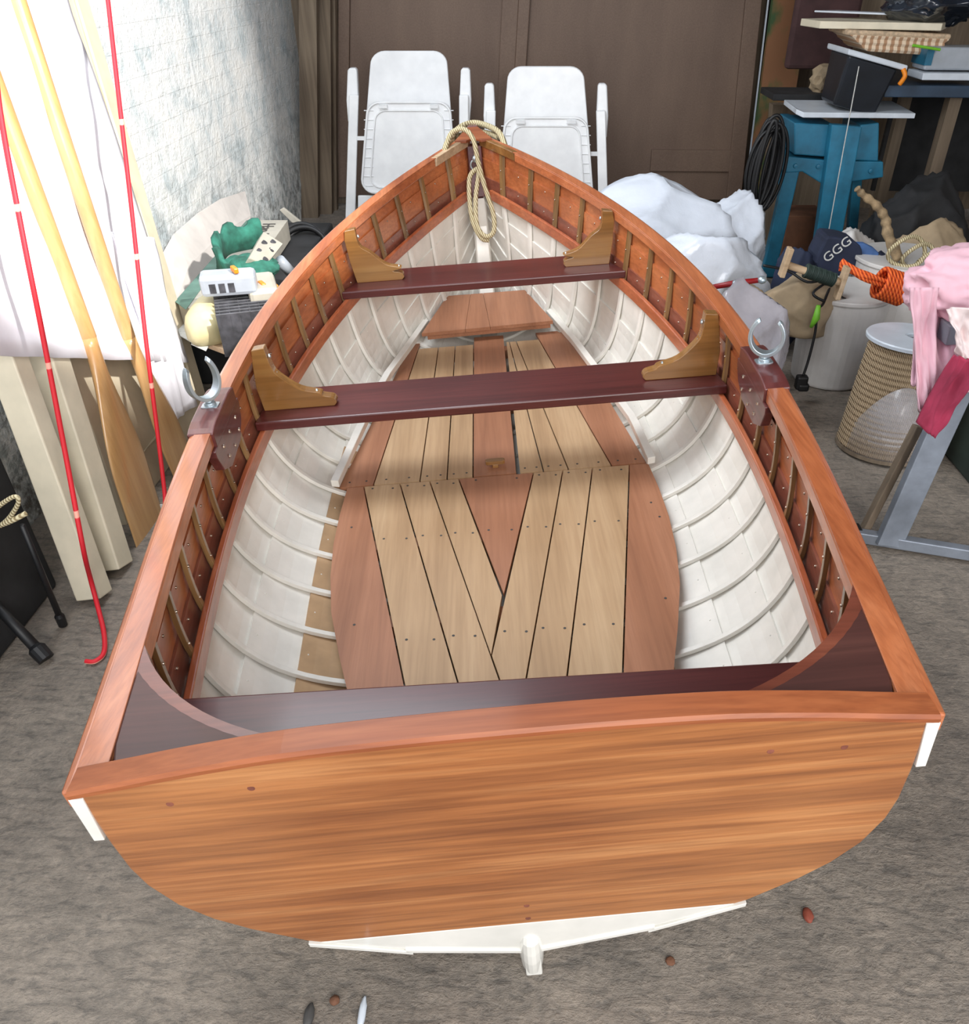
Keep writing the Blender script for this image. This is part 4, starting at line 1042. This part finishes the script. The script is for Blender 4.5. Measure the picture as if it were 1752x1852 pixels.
# tan canvas bag
creased('canvas_bag', 1458, 497, 3.06, .16, .08, 21, 'tan canvas bag slung over the white bucket below the wooden reel', 'tan', .12, base=.22)
creased('paper_sack', 1352, 512, 3.05, .13, .10, 23, 'speckled beige paper sack under the red tool handles', 'tan', .2, cat='sack', base=.12)
# hand reel
rl_ = empty('line_reel', tuple(WY(1470, 490, 2.95))); o_ = rl_.location.copy(); tag(rl_, 'wooden hand reel wound with dark green line on top of the canvas bag', 'reel')
y = 2.92
def wp(u, v, yy=y): return WY(u, v, yy)-o_
for u0, v0, u1, v1 in ((1430, 448, 1412, 500), (1532, 482, 1512, 540)):
    bm = bmesh.new(); tube(bm, [wp(u0, v0), wp(u1, v1)], [(.009, .02), (.009, .02)], 4, prof=[(-1, -1), (1, -1), (1, 1), (-1, 1)]); obj('end_bar', bm, M['rawwood'], rl_, bevel=.003)
bm = bmesh.new(); tube(bm, [wp(1420, 478), wp(1520, 512)], .013, 10); obj('axle', bm, M['rawwood'], rl_, smooth=True)
bm = bmesh.new(); pts = [wp(1456+i*.9, 489+i*.31) for i in range(60)]
tube(bm, pts, [.022+.004*math.sin(i*1.9) for i in range(60)], 14); obj('wound_line', bm, paint('green_line', (46, 62, 56), .7), rl_, smooth=True)
# red handled tool
tl_ = empty('loppers', tuple(WY(1330, 515, 2.9))); o_ = tl_.location.copy(); tag(tl_, 'tool with red handles and steel ends lying on the beige sack by the gunwale', 'tool')
bm = bmesh.new(); tube(bm, [wp(1284, 520, 2.88), wp(1330, 512, 2.88), wp(1378, 506, 2.88)], [.009, .011, .009], 10); obj('handle', bm, M['redp'], tl_, smooth=True)
bm = bmesh.new()
for u, v in ((1331, 513), (1378, 506)): blob(bm, wp(u, v, 2.875), (.017, .017, .014), .05, 2, 2, ridge=False)
tube(bm, [wp(1330, 540, 2.85), wp(1342, 530, 2.85), wp(1343, 516, 2.87)], .007, 8); obj('steel_end', bm, M['galv'], tl_, smooth=True)
# orange rope hank
bm = bmesh.new()
for k in range(13):
    j = [random.uniform(-1, 1) for _ in range(6)]
    pts = [WY(1520, 478, 2.98)+Vector((0, 0, .02*j[0])), WY(1560+3*j[1], 498+6*j[2], 2.93+.03*j[3]), WY(1595, 512+6*j[4], 2.93+.03*j[5]), WY(1648, 530+7*j[2], 2.95+.03*j[1])]
    tube(bm, crom(pts, 5), .008, 6)
c = WY(1612, 518, 2.94); dv = (WY(1648, 530, 2.95)-WY(1580, 506, 2.94)).normalized()
for k in range(7):
    cc = c+dv*(k-3)*.015; n1 = dv.cross(Vector((0, 1, 0))).normalized(); n2 = dv.cross(n1)
    tube(bm, [cc+n1*.05*math.cos(a)+n2*.045*math.sin(a) for a in np.linspace(0, 2*math.pi, 16, endpoint=False)], .009, 6, closed=True)
tag(obj('rope_hank', bm, M['orope'], smooth=True), 'bright orange rope tied in a hank on the white drum', 'rope')
# cap with embroidered letters
cp_ = empty('cap', tuple(WY(1545, 470, 3.4))); o_ = cp_.location.copy(); tag(cp_, 'navy and blue cap with pale stitched letters lying among the clutter', 'cap')
bm = bmesh.new(); yc = 3.4; prism(bm, crom([wp(1475, 476, yc), wp(1490, 440, yc), wp(1500, 428, yc), wp(1548, 438, yc), wp(1560, 462, yc), wp(1545, 492, yc), wp(1500, 500, yc)], 3, closed=True), (0, .14, 0)); obj('crown', bm, M['dblue'], cp_, bevel=.012)
bm = bmesh.new(); prism(bm, crom([wp(1550, 440, yc+.03), wp(1590, 458, yc+.0), wp(1570, 490, yc-.02), wp(1548, 502, yc-.02), wp(1542, 490, yc)], 3, closed=True), (0, .03, 0)); obj('peak', bm, M['mblue'], cp_, bevel=.005)
d1 = wp(1535, 438, yc)-wp(1490, 474, yc); text('lettering', 'GGG', .055, wp(1494, 476, yc-.003), d1, Vector((0, 0, 1)), M['paper'], cp_, .001)
creased('jacket', 1447, 440, 3.5, .10, .1, 31, 'navy jacket bundle left of the cap with a pale blue patch', 'dblue', .2, cat='jacket', sm=True)
bm = bmesh.new(); tube(bm, crom([WY(1590, 455, 3.42), WY(1612, 475, 3.38), WY(1625, 500, 3.34), WY(1632, 520, 3.3)], 5), [(.004, .02)]*16, 8); tag(obj('strap', bm, M['dblue'], smooth=True), 'dark navy strap curving down beside the blue cap', 'strap')
# sacks, branch and rags on the right
creased('sack', 1690, 415, 3.80, .24, .18, 41, 'pile of beige sacking with loops behind the pink cloth', 'tan', .3, cat='sacking')
creased('rag_pile', 1540, 408, 3.80, .15, .13, 43, 'pale cloth bundle behind the navy cap', 'bucket', .25, cat='cloth', sm=True)
creased('rubbish_sack', 1680, 330, 4.15, .30, .2, 47, 'black rubbish sack in the shade beyond the sacking', 'dark', .3, cat='sack')
bm = bmesh.new(); pts = crom([WY(1549, 340, 3.35), WY(1560, 352, 3.35), WY(1585, 372, 3.35), WY(1600, 395, 3.35), WY(1606, 425, 3.33), WY(1625, 470, 3.3)], 6)
tube(bm, pts, [.011+.012*i/len(pts)+.003*math.sin(i*1.7) for i in range(len(pts))], 10); tag(obj('branch', bm, M['bark'], smooth=True), 'bent bare branch rising from the sacking in front of the blue stand', 'branch')
bm = bmesh.new()
for k in range(4):
    cpt = WY(1640+22*k, 455+10*k, 3.25); rr_ = .07-.008*k
    tube(bm, [cpt+Vector((rr_*math.cos(a), .02*math.sin(2*a), rr_*.8*math.sin(a))) for a in np.linspace(0, 2*math.pi, 22, endpoint=False)], .008, 6, closed=True)
tag(obj('webbing', bm, M['rope'], smooth=True), 'tangle of pale webbing loops on the beige sacking', 'webbing')
# brown carton behind the stand
bm = bmesh.new(); a = WY(1425, 390, 4.7); box(bm, (a.x, 4.7, 0), (a.x+.22, 4.95, a.z)); tag(obj('carton', bm, M['brown'], bevel=.004), 'brown cardboard carton between the legs of the blue stand', 'carton')
# blue machine stand
ys_ = 4.45
bs_ = empty('machine_stand', (WY(1510, 300, ys_).x, ys_, 0)); o_ = bs_.location.copy(); tag(bs_, 'blue steel machine stand with splayed legs left of the workbench', 'stand')
def toz(a, b, z=0.0): t = (z-b.z)/(a.z-b.z); return b+(a-b)*t
def ws(u, v, y=ys_): return WY(u, v, y)
def legp(name, tl, tr, bl, br, d, dy=0):
    bm = bmesh.new(); A, B, C_, D = ws(*tl), ws(*tr), ws(*br), ws(*bl); C2 = toz(B, C_, .003); D2 = toz(A, D, .003)
    prism(bm, [p-o_+Vector((0, dy, 0)) for p in (A, B, C2, D2)], (0, d, 0)); obj(name, bm, M['blue'], bs_, bevel=.006)
legp('leg', (1498, 222), (1552, 226), (1470, 425), (1515, 430), .06, -.06)
legp('leg', (1424, 288), (1450, 292), (1388, 450), (1412, 455), .05)
legp('leg', (1578, 318), (1597, 318), (1570, 400), (1588, 402), .05, .3)
legp('leg', (1440, 225), (1460, 225), (1438, 290), (1456, 290), .05, .3)
bm = bmesh.new(); prism(bm, [p-o_ for p in (ws(1436, 222), ws(1510, 226), ws(1508, 285), ws(1436, 280))], (0, .28, 0)); prism(bm, [p-o_ for p in (ws(1552, 245), ws(1556, 226), ws(1590, 222), ws(1588, 292), ws(1540, 290))], (0, .28, 0)); obj('upper_frame', bm, M['blue'], bs_, bevel=.006)
bm = bmesh.new(); prism(bm, [p-o_+Vector((0, -.01, 0)) for p in (ws(1420, 282), ws(1500, 290), ws(1596, 292), ws(1596, 320), ws(1490, 335), ws(1450, 310), ws(1420, 312))], (0, .30, 0)); obj('cross_frame', bm, M['blue'], bs_, bevel=.005)
bm = bmesh.new()
for u, v in ((1437, 299), (1572, 308), (1478, 300)): lathe(bm, ws(u, v)-o_+Vector((0, -.012, 0)), [(0, 0), (.012, 0), (.010, .008), (0, .009)], 8, axis=(0, -1, 0))
obj('bolt', bm, M['blue'], bs_)
tp = ws(1545, 212); bm = bmesh.new(); a, b = ws(1440, 197, ys_), ws(1648, 224, ys_)
prism(bm, [a, a+Vector((.02, .32, .0)), Vector((b.x, ys_+.32, a.z)), Vector((b.x, ys_-.02, a.z-.012)), Vector((a.x+.03, ys_-.03, a.z-.012))], (0, 0, -.022))
tag(obj('tabletop_plate', bm, M['wplate'], bevel=.003), 'thin white plate laid on top of the blue machine stand', 'plate')
# black tub with a pale lid
tb = empty('storage_tub', tuple(ws(1545, 205))); o_ = tb.location.copy(); tag(tb, 'tapered navy black storage tub with a pale rim standing tilted on the white plate', 'tub')
bm = bmesh.new(); zt0 = a.z+.002-o_.z
B4 = [ws(1506, 190)-o_, ws(1580, 212)-o_]; T4 = [ws(1532, 98)-o_, ws(1620, 125)-o_]
rings = [[B4[0], B4[1], B4[1]+Vector((0, .22, 0)), B4[0]+Vector((0, .22, 0))], [T4[0]+Vector((0, -.03, 0)), T4[1]+Vector((0, -.03, 0)), T4[1]+Vector((.02, .26, .0)), T4[0]+Vector((.0, .26, 0))]]
loft(bm, rings); obj('body', bm, M['nearblack'], tb, bevel=.012)
bm = bmesh.new(); L4 = [ws(1528, 92)-o_, ws(1634, 122)-o_]
loft(bm, [[p+Vector((0, dy, dz)) for p, dy in ((L4[0], -.05), (L4[1], -.05), (L4[1], .29), (L4[0], .29))] for dz in (-.012, .012)]); obj('lid', bm, M['wplate'], tb, bevel=.006, label='pale rimmed lid')
bm = bmesh.new(); tube(bm, [p-o_ for p in crom([ws(1633, 125, ys_-.05), ws(1636, 138, ys_-.06), ws(1626, 153, ys_-.05)], 5)], .011, 8); obj('clip', bm, M['orange'], tb, smooth=True, label='orange clip')
# thin string hanging down
bm = bmesh.new(); tube(bm, [ws(1553, 120, ys_-.08), ws(1525, 270, ys_-.09), ws(1497, 425, ys_-.10), toz(ws(1525, 270, ys_-.10), ws(1497, 425, ys_-.10))], .0025, 6); tag(obj('string', bm, M['paper']), 'thin pale string hanging from the black tub across the blue stand', 'string')
# hose coil
bm = bmesh.new()
for k in range(14):
    cc = ws(1378+(k*7 % 17), 300+3*(k % 4), 4.30); rx, rz = .030+.006*(k*5 % 9), .205-.009*(k % 6)
    tube(bm, [cc+Vector((rx*math.cos(a)+.012*math.sin(a), .012*k-.05, rz*math.sin(a))) for a in np.linspace(0, 2*math.pi, 40, endpoint=False)], .0085, 8, closed=True)
tag(obj('hose_coil', bm, M['blackrub'], smooth=True), 'coil of black hose hanging beside the weathered orange board', 'hose')
# dark shelf left of the tub with a glove and tools
bm = bmesh.new(); a = ws(1395, 168, 4.85); b = ws(1512, 178, 4.85); box(bm, (a.x, 4.8, a.z-.03), (b.x+.1, 5.1, a.z)); tag(obj('shelf', bm, M['dark'], bevel=.004), 'dark shelf plank behind the blue stand', 'shelf')
bm = bmesh.new(); prism(bm, [ws(1398, 190, 5.2), ws(1440, 190, 5.2), toz(ws(1440, 190, 5.2), ws(1436, 240, 5.2), .0), toz(ws(1398, 190, 5.2), ws(1394, 240, 5.2), .0)], (0, .1, 0)); tag(obj('timber_post', bm, M['oldwood']), 'grey brown timber post rising behind the hose coil to the dark shelf', 'timber')
bag('work_glove', 1490, 143, 4.9, (.07, .05, .07), 51, 'dirty pale work glove on the dark shelf left of the tub', 'tan', .3, 2, sub=3, cat='glove')
bm = bmesh.new(); a = ws(1430, 55, 5.3); box(bm, (a.x, 5.28, .9), (a.x+.36, 5.34, 1.45)); tag(obj('hanging_sack', bm, paint('maroon_sack', (74, 50, 50), .9, .2), bevel=.02), 'dull maroon sacking hung on the back wall behind the work glove', 'sack')
# workbench
wb = empty('workbench', (2.3, 4.6, 0)); o_ = wb.location.copy(); tag(wb, 'dark steel workbench along the right edge holding the basket and tin', 'workbench')
zt = ws(1640, 150, 4.55).z
bm = bmesh.new(); box(bm, tuple(Vector((ws(1600, 140, 4.5).x, 4.45, zt-.05))-o_), tuple(Vector((3.05, 5.2, zt))-o_)); obj('worktop', bm, paint('bench_blue', (44, 62, 82), .5, .2), wb, bevel=.004)
for x in (2.02, 2.95):
    for y in (4.5, 5.1):
        bm = bmesh.new(); box(bm, tuple(Vector((x, y, .002))-o_), tuple(Vector((x+.06, y+.06, zt-.05))-o_)); obj('leg', bm, M['oldwood'], wb)
bm = bmesh.new(); box(bm, tuple(Vector((2.0, 5.15, .3))-o_), tuple(Vector((3.05, 5.18, zt-.05))-o_)); obj('back_panel', bm, M['dark'], wb)
def onb(u0, v0, u1, v1, y, d, m, name, label, cat, bev=.004, dz=None, mats=None):
    a, b = ws(u0, v0, y), ws(u1, v1, y); lo = (a.x, y, b.z if dz is None else a.z-dz); hi = (b.x, y+d, a.z)
    bm = bmesh.new(); box(bm, lo, hi); o = obj(name, bm, m, bevel=bev); tag(o, label, cat); return o
# basket
bz = ws(1615, 62, 4.6)
bk = empty('basket', (bz.x, 4.6, bz.z)); o_ = bk.location.copy(); tag(bk, 'shallow woven wicker basket under the pale boards on the workbench', 'basket')
bm = bmesh.new(); A, B, C_, D = ws(1532, 58, 4.6)-o_, ws(1712, 66, 4.6)-o_, ws(1690, 100, 4.6)-o_, ws(1566, 92, 4.6)-o_
rings = []
for k in range(7):
    f = k/6; l = A*(1-f)+D*f; r = B*(1-f)+C_*f; e = .008*(k % 2); rings.append([l+Vector((-e, -.02-e, 0)), r+Vector((e, -.02-e, 0)), r+Vector((e, .28, 0)), l+Vector((-e, .28, 0))])
loft(bm, rings); obj('woven_side', bm, M['cane'], bk)
bm = bmesh.new(); tube(bm, [A+Vector((0, -.02, .0)), B+Vector((0, -.02, 0)), B+Vector((0, .28, 0)), A+Vector((0, .28, 0))], .012, 8, closed=True); obj('rim', bm, M['basket'], bk)
for i, (uv, th, m, lb) in enumerate(((((1476, 24), (1600, 10), (1735, 40), (1700, 58), (1490, 48)), .03, M['cream'], 'pale yellowish board lying on the wicker basket, underneath the white one'), (((1508, 14), (1560, 8), (1655, 34), (1640, 42)), .008, M['wplate'], 'thin white board lying on top of the yellowish board'))):
    z = ws(1600, 56, 4.6).z+.035+.03*i; bm = bmesh.new(); prism(bm, [WZ(u, v+40, z) if False else Vector((ws(u, 30, 4.6).x, 4.55+(58-v)*.009, z)) for u, v in uv], (0, 0, -th)); tag(obj('board', bm, m, bevel=.003), lb, 'board')
tn = empty('paint_tin', tuple(ws(1715, 132, 4.5))); o_ = tn.location.copy(); tag(tn, 'square blue and silver tin on the workbench at the right edge', 'tin')
bm = bmesh.new(); a, b = ws(1680, 85, 4.5)-o_, ws(1770, 128, 4.5)-o_; box(bm, (a.x, 0, b.z), (b.x, .16, a.z)); obj('body', bm, M['lgrey'], tn, bevel=.01)
bm = bmesh.new(); box(bm, (a.x-.004, -.004, b.z+.02), (a.x+.03, .164, a.z-.005)); obj('side_label', bm, M['blue'], tn)
bm = bmesh.new(); tube(bm, [ws(1650, 82, 4.45)-o_, ws(1700, 90, 4.45)-o_], .006, 8); obj('spout', bm, M['lime'], tn)
onb(1670, 132, 1760, 146, 4.46, .2, M['wplate'], 'tray', 'white tray edge under the blue tin on the workbench', 'tray')
# black crumpled plastic above
MATS['gp'] = M['glossblack'] = paint('glossy_black_plastic', (34, 40, 50), .12, .3, .6)
creased('plastic_sheet', 1700, -45, 4.7, .27, .2, 61, 'glossy crumpled black plastic at the top right corner', 'glossblack', .5, cat='plastic sheet', base=ws(1700, 48, 4.7).z)

# trestle with cloths
trs = empty('trestle', tuple(WZ(1600, 980))); o_ = trs.location.copy(); tag(trs, 'grey metal folding trestle at the right edge with cloths over its top', 'trestle')
f0 = WZ(1575, 985, .02); tpt = WX(1790, 560, f0.x+.42)
pA, pB = WZ(1578, 960, .03), WY(1735, 690, f0.y+.04)
def barq(name, p, q, w, d, m, par, o_):
    t = (q-p).normalized(); n = Vector((0, -1, 0)); n = (n-n.dot(t)*t).normalized(); s_ = t.cross(n); bm = bmesh.new()
    loft(bm, [[c+s_*(w/2*a)+n*(d/2*b)-o_ for a, b in ((-1, -1), (1, -1), (1, 1), (-1, 1))] for c in (p, q)]); return obj(name, bm, m, par, bevel=.003)
barq('leg', WZ(1605, 985, .02), WY(1760, 640, f0.y+.06), .075, .03, M['steel'], trs, o_)
barq('leg', WZ(1562, 960, .03), WY(1660, 770, f0.y+.12), .022, .03, M['oldwood'], trs, o_)
barq('foot_bar', WZ(1550, 968, .03), WZ(1800, 1008, .03), .035, .03, M['steel'], trs, o_)
barq('top_rail', WY(1705, 600, f0.y+.08), WY(1900, 590, f0.y+.08), .05, .06, M['steel'], trs, o_)
bm = bmesh.new(); p = WZ(1548, 962, .03)-o_; box(bm, tuple(p-Vector((.02, .02, .025))), tuple(p+Vector((.01, .02, .02)))); obj('end_cap', bm, M['blackrub'], trs, bevel=.004)
yc = f0.y-.02
def cloth(pts, seed, amp, m, name, label, n=(30, 30), thick=.006, fr=5):
    bm = bmesh.new(); sheetgrid(bm, pts, thick, amp, fr, seed, n=n); o = obj(name, bm, m, smooth=True); tag(o, label, 'cloth'); return o
cloth([WY(1655, 500, yc+.25), WY(1800, 440, yc+.3), WY(1820, 720, yc), WY(1650, 690, yc)], 2, .05, M['pink'], 'cloth', 'pink towel draped over the trestle at the right edge')
cloth([WY(1645, 520, yc+.08), WY(1700, 520, yc+.08), WY(1690, 720, yc-.02), WY(1655, 745, yc-.02)], 5, .03, M['pink'], 'cloth', 'folded pink cloth strip hanging at the left end of the trestle', n=(14, 30))
cloth([WY(1712, 560, yc-.03), WY(1800, 540, yc-.03), WY(1800, 690, yc-.05), WY(1730, 640, yc-.05)], 7, .035, M['pinkw'], 'cloth', 'off-white cloth lying over the pink towel')
cloth([WY(1722, 640, yc-.07), WY(1780, 660, yc-.07), WY(1690, 792, yc-.06), WY(1655, 762, yc-.06)], 9, .02, M['crim'], 'cloth', 'crimson cloth hanging below the pink towel', n=(16, 24))
bm = bmesh.new(); blob(bm, WY(1765, 520, yc+.2), (.17, .14, .10), .22, 1.6, 5, seed=71); tag(obj('cloth', bm, M['pink'], smooth=True), 'bunched pink towel heaped on top of the trestle', 'cloth')
bm = bmesh.new(); a = WZ(1720, 880, 0); box(bm, (a.x+.06, a.y, 0.002), (a.x+.5, a.y+.5, .28)); tag(obj('toolbox', bm, paint('dark_green_box', (44, 56, 50), .6, .2), bevel=.01), 'dark green box on the floor behind the trestle', 'box')
# floor scraps
def scrap(u, v, rad, m, label, seed, name='floor_scrap', cat='scrap'):
    p = WZ(u, v, rad[2]*.8); bm = bmesh.new(); blob(bm, p, rad, .25, 2, 3, zmin=.001, seed=seed); tag(obj(name, bm, m, smooth=True), label, cat)
scrap(655, 1832, (.006, .026, .006), M['wplate'], 'white curl of paint lying on the concrete behind the transom', 1, 'paint_flake', 'flake')
scrap(558, 1838, (.008, .020, .007), M['ink'], 'dark chip on the concrete left of the white curl', 2)
scrap(605, 1809, (.008, .008, .006), M['brown'], 'small brown pellet between the dark chip and the white curl', 3)
scrap(1461, 1655, (.009, .014, .006), paint('leaf_red', (140, 66, 46), .7), 'small reddish leaf on the concrete right of the transom', 4, 'dead_leaf', 'leaf')
scrap(1212, 1738, (.008, .008, .004), M['brown'], 'tiny brown crumb below the right half of the transom', 5)

# ================================================================== LIGHT
w = bpy.data.worlds.new('world'); sc.world = w; w.use_nodes = True
w.node_tree.nodes['Background'].inputs[0].default_value = (.80, .88, 1, 1); w.node_tree.nodes['Background'].inputs[1].default_value = .95
def area(name, loc, target, size, power, col, spread=180):
    l = bpy.data.lights.new(name, 'AREA'); l.shape = 'RECTANGLE'; l.size, l.size_y = size; l.energy = power; l.color = col; l.spread = math.radians(spread)
    o = bpy.data.objects.new(name, l); COL.objects.link(o); o.location = loc
    o.rotation_euler = (Vector(target)-Vector(loc)).to_track_quat('-Z', 'Y').to_euler(); return o
area('doorway_light', (.8, -1.9, 2.3), (0, 1.8, .4), (2.6, 1.8), 80, (1, .96, .90))
area('window_light', (-.9, 2.6, 2.85), (.5, 3.2, .4), (1.0, 1.8), 38, (.88, .94, 1), 160)
sp_ = bpy.data.lights.new('sun_patch', 'SPOT'); sp_.energy = 780; sp_.spot_size = math.radians(41); sp_.spot_blend = .25; sp_.shadow_soft_size = .05; sp_.color = (1, .98, .95)
so_ = bpy.data.objects.new('sun_patch', sp_); COL.objects.link(so_); so_.location = (1.3, .6, 2.8); so_.rotation_euler = (Vector((-1.5, 2.75, 1.5))-Vector(so_.location)).to_track_quat('-Z', 'Y').to_euler()

# ================================================================== CAMERA
cd = bpy.data.cameras.new('camera'); co = bpy.data.objects.new('camera', cd); COL.objects.link(co); sc.camera = co
cd.sensor_fit = 'HORIZONTAL'; cd.sensor_width = 36; cd.lens = 36*FPX/W_; cd.clip_start = .02
cd.shift_x = (W_/2-CX)/W_; cd.shift_y = (CY-H_/2)/W_
R3 = Matrix((tuple(WR), tuple(WU), tuple(-WF))).transposed()
co.matrix_world = Matrix.Translation((0, 0, CAMH)) @ R3.to_4x4()
sc.view_settings.view_transform = 'Standard'; sc.view_settings.look = 'None'; sc.view_settings.gamma = 1; sc.view_settings.exposure = 0.55
sc.view_settings.use_curve_mapping = False
